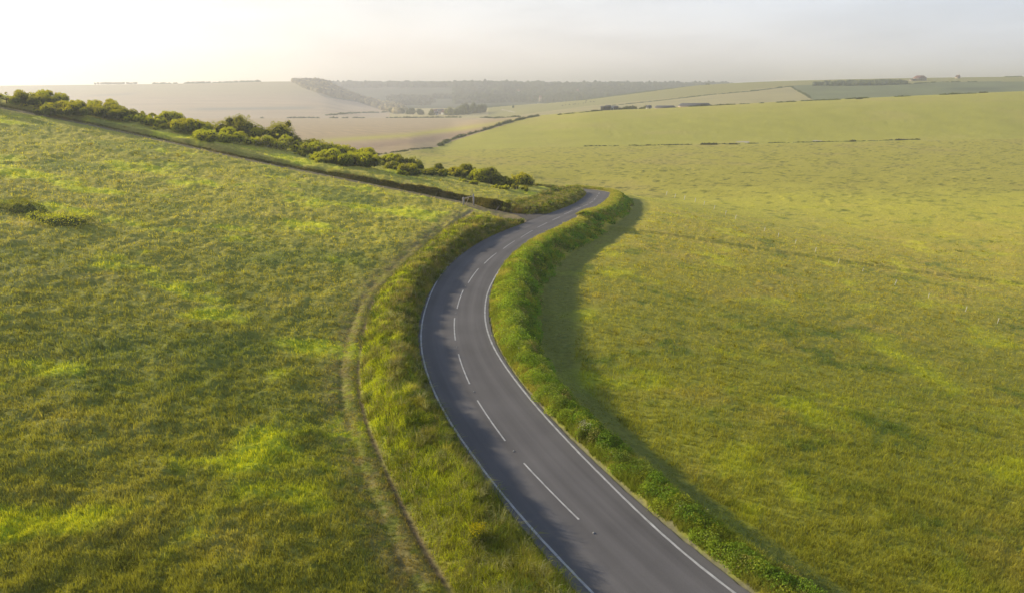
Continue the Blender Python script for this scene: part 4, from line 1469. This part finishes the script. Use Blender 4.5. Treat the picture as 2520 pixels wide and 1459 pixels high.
hedgerow([(1380, 283), (1440, 277), (1480, 273.5)], 4, 0.9, 'low bushes along the crest at the left of the dark barns', 18, gap=-0.6, step=3, y1=760)
hedgerow([(1700, 263.5), (1760, 260.5), (1830, 257), (1950, 251.5)], 4, 0.8, 'low hedge along the crest right of the long barn', 19, gap=0.45, step=3, y1=760)
hedgerow([(1975, 249.5), (2050, 246.5), (2150, 241.5), (2300, 235), (2440, 229)], 5, 0.7, 'sparse hedge along the right end of the green crest', 20, gap=0.55, step=4, y1=760)
hedgerow([(1490, 262), (1600, 251), (1740, 235), (1850, 225), (1945, 213.5)], 6, 1.0, 'thin dark hedge line climbing the pale hill beyond the barns', 21, gap=0.1, step=6, y0=900)
hedgerow([(1946, 213), (1970, 227), (1996, 243)], 5, 1.0, 'thin hedge dividing the tan field from the dark field on the far hill', 22, gap=0.1, step=5, y0=900)
hedgerow([(380, 205), (450, 203.5), (520, 202), (580, 201), (640, 200)], 14, 4.5, 'long uneven hedge on the skyline of the brown hill', 23, gap=0.2, step=9, y0=1700, y1=2300)
hedgerow([(2235, 208), (2300, 203.5), (2400, 202)], 6, 1.4, 'dark hedge running right from the wood by the red roofed farmhouse', 24, gap=0.2, step=5, y0=900)

# single bushes in the fields
SINGLE = [(1745, 357, 38, 5, 'widest dark gorse clump on the hedge line across the green field', 440, 500),
          (1805, 356, 20, 4, 'dark gorse clump just right of the widest gorse clump', 440, 500),
          (1595, 358.5, 12, 3, 'small gorse bush on the left stretch of the hedge line', 440, 500),
          (2098, 349, 14, 5, 'dark gorse bush left of the middle of the far hedge line', 440, 520),
          (2215, 346, 22, 4, 'low dark gorse clump near the right end of the hedge line', 440, 520),
          (2115, 244.5, 14, 3.5, 'small dark bush on the green crest below the far wood', 650, 760),
          (2420, 229.5, 18, 3.5, 'small dark bush on the green crest near the right edge', 650, 760),
          (1732, 262, 14, 5.5, 'peaked dark bush on the crest right of the long barn', 640, 760)]
for n, (u, v, wp, hp, lab, y0, y1) in enumerate(SINGLE):
    p = hit(u, v, y0=y0 - 60, y1=y1 + 200)
    if p is None or p[1] > y1:
        p = np.array([ray(u, v)[0] * (y0 + y1) / 2, (y0 + y1) / 2])
    s = p[1] / F
    w, h = wp * s, hp * s
    g = Leafy()
    k = max(3, int(w / h))
    for j in range(k):
        g.add((w * ((j + .5) / k - .5), 0, -0.1), w / k * 1.7, h * rng.uniform(.7, 1.05), (.045, .062, .018), 5000 + n * 40 + j, 90)
    o = g.build('gorse_bush')
    o.location = (p[0], p[1], land_z(*p))
    tag(o, lab, 'bush', 'dark bushes scattered over the far green field')


# far trees: crown of leaf faces over a trunk
def far_tree(name, loc, w, h, col, seed, leaves=420, clear=0.2):
    root = empty(name, loc)
    r = np.random.default_rng(seed)
    g = Leafy()
    n = 6
    for k in range(n):
        a = r.uniform(0, 6.28)
        R = w * r.uniform(.05, .24)
        z = h * r.uniform(clear + .02, .60)
        ww = w * r.uniform(.42, .66)
        g.add((math.cos(a) * R, math.sin(a) * R, z), ww, min(h * .44, h * 1.0 - z), col, seed * 10 + k, leaves // n, leaf=w * 0.10)
    g.build('crown', root)
    t = MB()
    t.tube((0, 0, -.5), (0, 0, h * .55), h * .035, h * .015, 6)
    for k in range(3):
        a = r.uniform(0, 6.28)
        t.tube((0, 0, h * .25), (math.cos(a) * w * .25, math.sin(a) * w * .25, h * .55), h * .015, h * .006, 5)
    t.build('trunk', M_BARK, root)
    return root


VT = [(1062, 285, 16, 16, OLIVE, 'small pale tree at the left end of the village'), (1108, 285, 20, 22, PALE, 'pale tree just right of the village houses'), (1098, 284, 14, 16, PALE, 'small pale tree close behind the village houses'),
      (1122, 284, 22, 20, GREEN, 'green tree second from the left in the big clump'), (1136, 283, 22, 26, GREEN, 'tall rounded tree in the left half of the big clump'), (1150, 282, 24, 25, DARK, 'broad dark tree in the middle of the big clump'),
      (1164, 280, 24, 25, DARK, 'tall dark tree right of the middle of the big clump'), (1178, 279, 24, 23, DARK, 'dark tree second from the right end of the clump'), (1190, 277, 18, 19, DARK, 'dark tree at the right end of the big clump'),
      (1035, 283, 22, 14, DARK, 'dark low tree left of the village'), (1012, 282, 24, 15, DARK, 'dark tree at the lower end of the hanging wood'), (990, 280, 24, 14, DARK, 'dark tree halfway along the trees below the hanging wood'),
      (968, 277, 22, 12, DARK, 'dark tree at the left of the trees below the hanging wood'), (1263, 266, 7, 6, DARK, 'lone dark tree above the white chalk track')]
for n, (u, v, wp, hp, col, lab) in enumerate(VT):
    p = hit(u, v, y0=900, y1=2000)
    if p is None: p = np.array([ray(u, v)[0] * 1300, 1300.0])
    s = p[1] / F
    r = far_tree('village_tree' if n < 13 else 'lone_tree', (p[0], p[1], land_z(*p) - .3), wp * s * 1.15, hp * s * 1.05, col, 900 + n, clear=0.06)
    tag(r, lab, 'tree', 'trees round the village' if n < 13 else None)
# row of wind-cut trees on the skyline
for n in range(17):
    u = 236 + n * 6.3 + rng.uniform(-1.5, 1.5)
    y = 2060.0
    t, _ = ray(u, 209)
    x = t * y
    z = land_z(x, y)
    sc_ = y / F
    hp = rng.uniform(4.6, 6.6)
    r = far_tree('skyline_tree', (x, y, z - .3), rng.uniform(7, 10) * sc_, hp * sc_, DARK, 1200 + n, leaves=150, clear=0.38)
    tag(r, 'small wind cut tree in the straight row on the skyline of the brown hill', 'tree', 'row of trees on the left skyline')
for n, (u, yy, wp, hp, lab) in enumerate([(1695, 2900, 14, 9, 'bushy tree on the skyline where the woods meet the pale hill'), (1742, 1510, 9, 4, 'small isolated tree clump at the right end of the skyline woods'),
                                          (2490, 1530, 34, 3, 'low rounded clump on the skyline at the right edge')]):
    t, _ = ray(u, 205)
    x = t * yy
    sc_ = yy / F
    g = Leafy()
    for j in range(5):
        g.add((wp * sc_ * (j / 4 - .5) * .8, 0, 0), wp * sc_ * .45, hp * sc_ * rng.uniform(.7, 1), DARK, 1300 + n * 9 + j, 60)
    o = g.build('tree_clump')
    o.location = (x, yy, land_z(x, yy) - .5)
    tag(o, lab, 'tree')


# woods that read as one mass
def woods(name, P, size, cols, label, seed):
    r = np.random.default_rng(seed)
    iv, it = ICO2 if len(P) < 2500 else ICO1
    n, m = len(P), len(iv)
    s = size * r.uniform(.65, 1.3, n)
    wob = 1 + 0.22 * r.normal(0, 1, (n, m, 1))
    V = P[:, None, :] + iv[None] * wob * np.stack([s, s, s * r.uniform(.75, 1.15, n)], 1)[:, None, :] + np.array([0, 0, 1.0])[None, None] * (s * .55)[:, None, None]
    c = np.asarray(cols)[r.integers(0, len(cols), n)] * r.uniform(.7, 1.3, (n, 1))
    cc = np.repeat(c, m, 0) * r.uniform(.8, 1.2, (n * m, 1))
    T = (np.arange(n)[:, None, None] * m + it[None]).reshape(-1, 3)
    o = mesh_obj(name, V.reshape(-1, 3), T, M_WOODLAND, None, cc)
    tag(o, label, 'wood', kind='stuff')
    return o


def wood_points(n, y0, y1, u0, u1, poly=None, seed=0):
    r = np.random.default_rng(seed)
    y = r.uniform(y0, y1, n)
    t0, t1 = (u0 - CX) / 1765, (u1 - CX) / 1765
    x = r.uniform(t0, t1, n) * y
    z, _ = terrain(x, y)
    u, v = sight(x, y, z)
    k = np.ones(n, bool)
    if poly is not None:
        k = inpoly(u, v, poly)
    return np.column_stack([x, y, z])[k]


WC = [(.050, .070, .026), (.062, .080, .030), (.040, .058, .024), (.080, .090, .035)]
P = wood_points(5200, 2150, 3080, 1120, 1800, None, 1)
k = fbm(P[:, 0], P[:, 1], 160, 2, 301) > -0.32
woods('woodland', P[k], 10.5, WC, 'hazy blue wooded hillside filling the skyline behind the village', 2)
P = wood_points(900, 2850, 3070, 795, 1230, None, 3)
woods('ridge_woodland', P, 9.5, WC, 'wooded crest of the hazy ridge left of the village', 4)
SPUR = [(715, 199), (755, 193), (800, 199), (840, 216), (905, 238), (960, 258), (1000, 268), (985, 282), (950, 273), (880, 250), (815, 238), (760, 222)]
P = wood_points(16000, 1300, 2100, 660, 1010, SPUR, 5)
woods('hanging_wood', P[:1500], 5.2, [(.34, .30, .17), (.42, .36, .19), (.27, .24, .14)], 'scrubby wood hanging down the shoulder of the brown hill', 6)
P = wood_points(1600, 2050, 2500, 950, 1240, None, 7)
k = fbm(P[:, 0], P[:, 1], 130, 2, 305) > 0.12
woods('valley_scrub', P[k], 6.0, WC, 'scattered scrub on the lower slope of the hazy ridge', 8)
FW = [(2000, 211.5), (2004, 208.5), (2040, 206.5), (2090, 205.5), (2150, 203.5), (2180, 202.5), (2212, 204), (2233, 208), (2170, 210.5), (2090, 212)]
P = wood_points(9000, 1250, 1520, 1960, 2260, FW, 9)
woods('hill_wood', P[:700], 3.0, [(.12, .14, .075), (.15, .17, .085)], 'long dark wood near the top of the far right hill', 10)


# ------------------------------------------------------------------ buildings
M_ROOFR = mat_solid('red_tiles', (.30, .16, .13), 0.85, 0.2, 1.5)
M_ROOFG = mat_solid('grey_roof', (.14, .14, .15), 0.8, 0.2, 1.0)
M_WALLP = mat_solid('pale_wall', (.52, .42, .34), 0.9, 0.1, 1.0)
M_WALLW = mat_solid('white_wall', (.75, .72, .66), 0.9, 0.08, 1.0)
M_DARKB = mat_solid('dark_boards', (.045, .045, .055), 0.8, 0.2, 2.0)
M_SHEET = mat_solid('pale_sheeting', (.55, .58, .60), 0.6, 0.1, 1.0)
M_GLASS = mat_solid('window_glass', (.05, .055, .065), 0.2, 0.1, 1.0)


def building(name, u, v, yr, w, d, hw, hr, rot, mw, mr, label, cat, hip=0.0, chim=0, win=0, door=True):
    p = hit(u, v, y0=yr[0], y1=yr[1])
    if p is None:
        y = yr[1]
        p = np.array([ray(u, v)[0] * y, y])
    root = empty(name, (p[0], p[1] + d * 0.3, land_z(p[0], p[1] + d * .3) - .2), rot)
    tag(root, label, cat)
    g = MB()
    g.box((-w / 2, -d / 2, -1.0), (w / 2, d / 2, hw))
    if hip == 0:
        for s in (-1, 1):
            x = s * w / 2
            g.add([(x, -d / 2, hw), (x, d / 2, hw), (x, 0, hw + hr)], T=[(0, 1, 2)] if s > 0 else [(1, 0, 2)])
    g.build('wall', mw, root)
    e = 0.35
    x0, y0 = w / 2 + e, d / 2 + e
    hx = hip * w / 2
    zb = hw - e * hr / (d / 2) * 0.9 + 0.06
    V = [(-x0, -y0, zb), (x0, -y0, zb), (x0, y0, zb), (-x0, y0, zb), (-x0 + hx, 0, hw + hr + .1), (x0 - hx, 0, hw + hr + .1)]
    b = [(a[0], a[1], a[2] - .18) for a in V]
    g = MB()
    g.add(V + b, T=[(1, 2, 5), (3, 0, 4), (7, 11, 8), (9, 10, 6)], Q=[(0, 1, 5, 4), (2, 3, 4, 5), (6, 10, 11, 7), (8, 11, 10, 9), (0, 6, 7, 1), (2, 8, 9, 3), (1, 7, 8, 2), (3, 9, 6, 0)])
    rf = g.build('roof', mr, root)
    for k in range(chim):
        g = MB()
        cx = (-0.3 + 0.6 * k) * w if chim > 1 else w * 0.32
        g.box((cx - .45, -.4, hw + hr * .5), (cx + .45, .4, hw + hr + 1.2))
        g.box((cx - .55, -.5, hw + hr + 1.2), (cx + .55, .5, hw + hr + 1.4))
        g.build('chimney', mw, rf)
    for k in range(win):
        g = MB()
        cx = (k + .5) / win * w * .86 - w * .43
        g.box((cx - .5, -d / 2 - .05, hw * .42), (cx + .5, -d / 2 + .05, hw * .42 + 1.1))
        g.build('window', M_GLASS, root)
    if door:
        g = MB()
        g.box((w * .05 - .6, -d / 2 - .06, -.2), (w * .05 + .6, -d / 2 + .06, 2.0))
        g.build('door', M_DARKB, root)
    return root


building('farmhouse', 2265, 199, (1200, 1530), 21, 11, 4.6, 4.4, 0.06, M_WALLP, M_ROOFR, 'large farmhouse with a hipped red tiled roof on the right skyline', 'house', hip=.35, chim=0, win=5)
building('farm_shed', 2247, 200, (1200, 1530), 9, 6, 2.6, 1.6, 0.05, M_WALLP, M_ROOFG, 'low pale shed left of the red roofed farmhouse', 'shed', win=0)
building('cottage', 2358, 194, (1200, 1545), 6, 6, 3.6, 2.6, 0.1, M_WALLP, M_ROOFR, 'tiny pink cottage alone on the skyline right of the farmhouse', 'house', chim=1, win=2)
building('dark_barn', 1486, 272.5, (560, 720), 5.2, 6, 3.4, .7, 0.03, M_DARKB, M_ROOFG, 'small dark barn at the left end of the farm buildings', 'barn')
building('dark_barn', 1497, 272, (560, 722), 4.2, 6, 3.9, 1.0, 0.03, M_DARKB, M_ROOFG, 'taller dark barn with a pale open doorway', 'barn')
building('white_shed', 1505.5, 271.5, (560, 722), 2.8, 5, 3.0, .5, 0.03, M_SHEET, M_SHEET, 'narrow pale shed between the two dark barns', 'shed')
building('dark_barn', 1514, 271, (560, 724), 5.0, 6, 3.2, .8, 0.03, M_DARKB, M_ROOFG, 'dark barn right of the narrow pale shed', 'barn')
building('gable_hut', 1597, 268, (560, 735), 4.4, 5, 1.4, 1.9, 0.02, M_WALLW, M_ROOFG, 'small hut with a steep grey gable right of the pale tree on the crest', 'hut')
building('low_barn', 1638, 266.6, (560, 745), 19, 9, .7, 1.7, 0.03, M_WALLP, M_ROOFG, 'long low barn with a shallow grey roof, left of two', 'barn', hip=.18, door=False)
building('long_barn', 1712, 262.6, (560, 752), 30, 11, .9, 2.3, 0.03, M_WALLP, M_ROOFG, 'longest grey roofed barn at the right end of the farm', 'barn', hip=.14, door=False)
TB = [(1548, 270, 34, 9, DARK, 'wide dark bush dome between the dark barns and the hut'), (1520, 271.5, 18, 7, DARK, 'dark bush against the right side of the dark barns'), (1578, 268.7, 9, 5, DARK, 'small round dark bush right of the wide bush dome'),
      (1589, 268.3, 14, 9, PALE, 'pale yellow tree left of the small gabled hut'), (1466, 274, 22, 3.2, DARK, 'low dark bushes left of the farm buildings')]
for n, (u, v, wp, hp, col, lab) in enumerate(TB):
    y = 712.0
    x = ray(u, v)[0] * y
    s = y / F
    g = Leafy()
    k = max(4, int(wp / hp * 2.2))
    for j in range(k):
        q = (j + .5) / k * 2 - 1
        g.add((wp * s * .5 * q, rng.normal(0, .8), 0), wp * s / k * 2.4, hp * s * (1 - .5 * q * q * (1 if n else .6) + (.25 * q if n == 0 else 0)) * rng.uniform(.8, 1.05), col, 1500 + n * 20 + j, 90)
    o = g.build('farm_bush')
    o.location = (x, y, land_z(x, y) - .2)
    tag(o, lab, 'bush', 'bushes round the farm buildings')
# village
VH = [(1068, 282, 12, 7, 4.5, 4.5, .5, M_WALLP, M_ROOFR, 'steep roofed pink cottage at the left of the village'), (1082, 281.5, 15, 8, 5.5, 4.0, -.1, M_WALLP, M_ROOFG, 'broad grey roofed house in the middle of the village'),
      (1093, 283, 8, 6, 4.5, 3.8, .7, M_WALLW, M_ROOFR, 'small bright gabled cottage right of the broad village house'), (1073, 284.5, 7, 6, 3.5, 3, .2, M_WALLW, M_ROOFG, 'low white cottage at the front of the village')]
for n, (u, v, w, d_, hw, hr, rot, mw, mr, lab) in enumerate(VH):
    building('village_house', u, v, (950, 1400), w, d_, hw, hr, rot, mw, mr, lab, 'house', chim=1, win=3)
WH = [(1276, 237, 'tiny white house front showing among the hazy woods', M_WALLW), (1422, 236, 'tiny pinkish house front high in the hazy woods', M_ROOFR), (1330, 255, 'tiny pale house at the lower edge of the hazy woods', M_WALLP)]
for u, v, lab, mw in WH:
    r_ = building('woodland_house', u, v, (1900, 3000), 7, 8, 11, 5, .3, mw, M_ROOFR, lab, 'house', win=2)
    r_.location.z += 6

# cattle on the pale hill
def cow_mesh():
    g = MB()
    iv, it = ICO2
    prof = iv.copy()
    prof[:, 2] *= 1 - 0.12 * (iv[:, 0] < 0)
    g.add(prof * np.array([.95, .34, .42]) + (0, 0, 1.0), T=it)
    g.add(iv * np.array([.38, .2, .24]) + (.98, 0, 1.12), T=it)
    g.tube((1.1, 0, 1.15), (1.62, 0, .82), .17, .10, 8)
    g.tube((-.93, 0, 1.22), (-1.05, 0, .55), .04, .03, 6)
    for sx in (.62, -.68):
        for sy in (.2, -.2):
            g.tube((sx, sy, .85), (sx + (.04 if sx < 0 else 0), sy, .42), .12, .065, 7)
            g.tube((sx + (.04 if sx < 0 else 0), sy, .42), (sx, sy, 0), .065, .055, 7)
    for sy in (-1, 1):
        g.tube((1.14, .1 * sy, 1.2), (1.1, .3 * sy, 1.24), .05, .02, 5)
    return g


M_HIDE = mat_solid('dark_hide', (.06, .05, .045), 0.8, 0.3, 3)
cow0 = cow_mesh().build('cow', M_HIDE, smooth=True)
CW = [(1392, 260), (1401, 259.5), (1411, 259.2), (1415, 258), (1424, 257.5), (1436, 256), (1441, 254), (1443, 250), (1454, 252.5), (1461, 252.5), (1384, 262)]
for n, (u, v) in enumerate(CW):
    o = cow0 if n == 0 else cow0.copy()
    if n: COL.objects.link(o)
    p = hit(u, v, y0=800, y1=1600)
    if p is None: p = np.array([ray(u, v)[0] * 1350, 1350.0])
    o.location = (p[0], p[1], land_z(*p))
    o.rotation_euler = (0, 0, rng.uniform(0, 6.28))
    o.scale = (1.25,) * 3
    tag(o, 'dark cow grazing in the loose herd on the pale hillside', 'cow', 'cattle on the pale hillside')

# ----------------------------------------------------------------------------
# sun, sky, haze, camera
# ----------------------------------------------------------------------------
SUN_EL = math.radians(19.6)
SUN_DIR = np.array([-0.915, 0.404])                      # toward the sun, on the ground
SUN_DIR /= np.linalg.norm(SUN_DIR)
sd = Vector((SUN_DIR[0] * math.cos(SUN_EL), SUN_DIR[1] * math.cos(SUN_EL), math.sin(SUN_EL)))
L = bpy.data.lights.new('sun', 'SUN')
L.energy = 5.0
L.angle = math.radians(0.6)
L.color = (1.0, .87, .66)
lo = bpy.data.objects.new('sun', L)
lo.rotation_euler = sd.to_track_quat('Z', 'Y').to_euler()
COL.objects.link(lo)

Wd = bpy.data.worlds.new('World')
SC.world = Wd
Wd.use_nodes = True
nt = Wd.node_tree
nd, lk = nt.nodes, nt.links
nd.clear()
out = N(nd, 'ShaderNodeOutputWorld')
bg = N(nd, 'ShaderNodeBackground')
sky = N(nd, 'ShaderNodeTexSky', sky_type='NISHITA')
sky.sun_disc = False
sky.sun_elevation = SUN_EL
sky.sun_rotation = math.atan2(SUN_DIR[0], SUN_DIR[1])
sky.air_density = 1.0
sky.dust_density = 2.5
sky.ozone_density = 1.2
bg.inputs['Strength'].default_value = 0.10
tc = N(nd, 'ShaderNodeTexCoord')
sep = N(nd, 'ShaderNodeSeparateXYZ')
lk.new(tc.outputs['Generated'], sep.inputs[0])
# thin high veil of cloud: pale, brightest toward the sun
dot = N(nd, 'ShaderNodeVectorMath', operation='DOT_PRODUCT')
dot.inputs[1].default_value = (sd.x, sd.y, sd.z)
lk.new(tc.outputs['Generated'], dot.inputs[0])
mr = N(nd, 'ShaderNodeMapRange')
mr.inputs['From Min'].default_value = -0.6
mr.inputs['From Max'].default_value = 1.0
lk.new(dot.outputs['Value'], mr.inputs['Value'])
rp = N(nd, 'ShaderNodeValToRGB')
els = rp.color_ramp.elements
els[0].position = 0.0; els[0].color = (.62, .73, .92, 1)
els[1].position = 1.0; els[1].color = (1.22, 1.20, 1.15, 1)
for pos, c in ((.36, (.69, .745, .84)), (.56, (.79, .81, .855)), (.72, (.88, .88, .875)), (.84, (.985, .985, .97))):
    e = els.new(pos); e.color = (*c, 1)
lk.new(mr.outputs['Result'], rp.inputs['Fac'])
# warm band at the horizon
hz = N(nd, 'ShaderNodeMapRange', interpolation_type='SMOOTHSTEP')
hz.inputs['From Min'].default_value = 0.0
hz.inputs['From Max'].default_value = 0.12
hz.inputs['To Min'].default_value = 1.0
hz.inputs['To Max'].default_value = 0.0
lk.new(sep.outputs['Z'], hz.inputs['Value'])
wm = N(nd, 'ShaderNodeMix', data_type='RGBA', blend_type='MULTIPLY')
wm.inputs['B'].default_value = (1.10, 1.0, .92, 1)
lk.new(hz.outputs['Result'], wm.inputs['Factor'])
lk.new(rp.outputs['Color'], wm.inputs['A'])
# soft cloud streaks
mp = N(nd, 'ShaderNodeMapping')
mp.inputs['Scale'].default_value = (1.6, 1.6, 9.0)
mp.inputs['Location'].default_value = (0.3, 0.7, 0.2)
lk.new(tc.outputs['Generated'], mp.inputs['Vector'])
cn = N(nd, 'ShaderNodeTexNoise')
cn.inputs['Scale'].default_value = 2.2
cn.inputs['Detail'].default_value = 7
cn.inputs['Roughness'].default_value = .52
lk.new(mp.outputs[0], cn.inputs['Vector'])
cr = N(nd, 'ShaderNodeMapRange')
cr.inputs['From Min'].default_value = 0.35
cr.inputs['From Max'].default_value = 0.75
cr.inputs['To Min'].default_value = 0.92
cr.inputs['To Max'].default_value = 1.12
lk.new(cn.outputs['Fac'], cr.inputs['Value'])
veil = N(nd, 'ShaderNodeVectorMath', operation='SCALE')
lk.new(wm.outputs['Result'], veil.inputs[0])
lk.new(cr.outputs['Result'], veil.inputs['Scale'])
# the upper sky is deeper and bluer than the hazy band seen over the hills
up = N(nd, 'ShaderNodeMapRange', interpolation_type='SMOOTHSTEP')
up.inputs['From Min'].default_value = 0.085
up.inputs['From Max'].default_value = 0.36
lk.new(sep.outputs['Z'], up.inputs['Value'])
zen = N(nd, 'ShaderNodeMix', data_type='RGBA', blend_type='MULTIPLY')
zen.inputs['B'].default_value = (.17, .225, .34, 1)
lk.new(up.outputs['Result'], zen.inputs['Factor'])
lk.new(veil.outputs['Vector'], zen.inputs['A'])
# the veil is given in scene brightness; bring it to the sky's scale before the 0.10 strength
v10 = N(nd, 'ShaderNodeVectorMath', operation='SCALE')
v10.inputs['Scale'].default_value = 12.0
lk.new(zen.outputs['Result'], v10.inputs[0])
mixs = N(nd, 'ShaderNodeMix', data_type='RGBA')
mixs.inputs['Factor'].default_value = 0.95
lk.new(sky.outputs['Color'], mixs.inputs['A'])
lk.new(v10.outputs['Vector'], mixs.inputs['B'])
lk.new(mixs.outputs['Result'], bg.inputs['Color'])
lk.new(bg.outputs[0], out.inputs['Surface'])

# haze lying over the downs
hm, nt, nd, lk = new_mat('haze')
out = N(nd, 'ShaderNodeOutputMaterial')
vs = N(nd, 'ShaderNodeVolumeScatter')
vs.inputs['Color'].default_value = (.90, .92, .99, 1)
vs.inputs['Density'].default_value = 0.00036
vs.inputs['Anisotropy'].default_value = 0.47
lk.new(vs.outputs[0], out.inputs['Volume'])
g = MB()
g.box((-7000, -300, -120), (7000, 9300, 125))
hz_o = g.build('haze', hm)
tag(hz_o, 'thin warm evening haze over the whole valley', 'haze', kind='stuff')

cam = bpy.data.cameras.new('camera')
cam.sensor_width = 36.0
cam.lens = 36.0 * F / 2520.0
cam.clip_start = 0.5
cam.clip_end = 40000
co = bpy.data.objects.new('camera', cam)
co.location = (0, 0, CAMH)
co.rotation_euler = (math.pi / 2 - PITCH, 0, 0)
COL.objects.link(co)
SC.camera = co

SC.view_settings.view_transform = 'Standard'
SC.view_settings.look = 'None'
SC.view_settings.exposure = 0
SC.render.engine = 'CYCLES'
SC.cycles.use_denoising = True
SC.cycles.max_bounces = 6
SC.cycles.diffuse_bounces = 3
SC.cycles.transmission_bounces = 3
SC.cycles.volume_bounces = 1
SC.cycles.use_adaptive_sampling = True
SC.cycles.adaptive_threshold = 0.015
SC.cycles.filter_width = 1.5
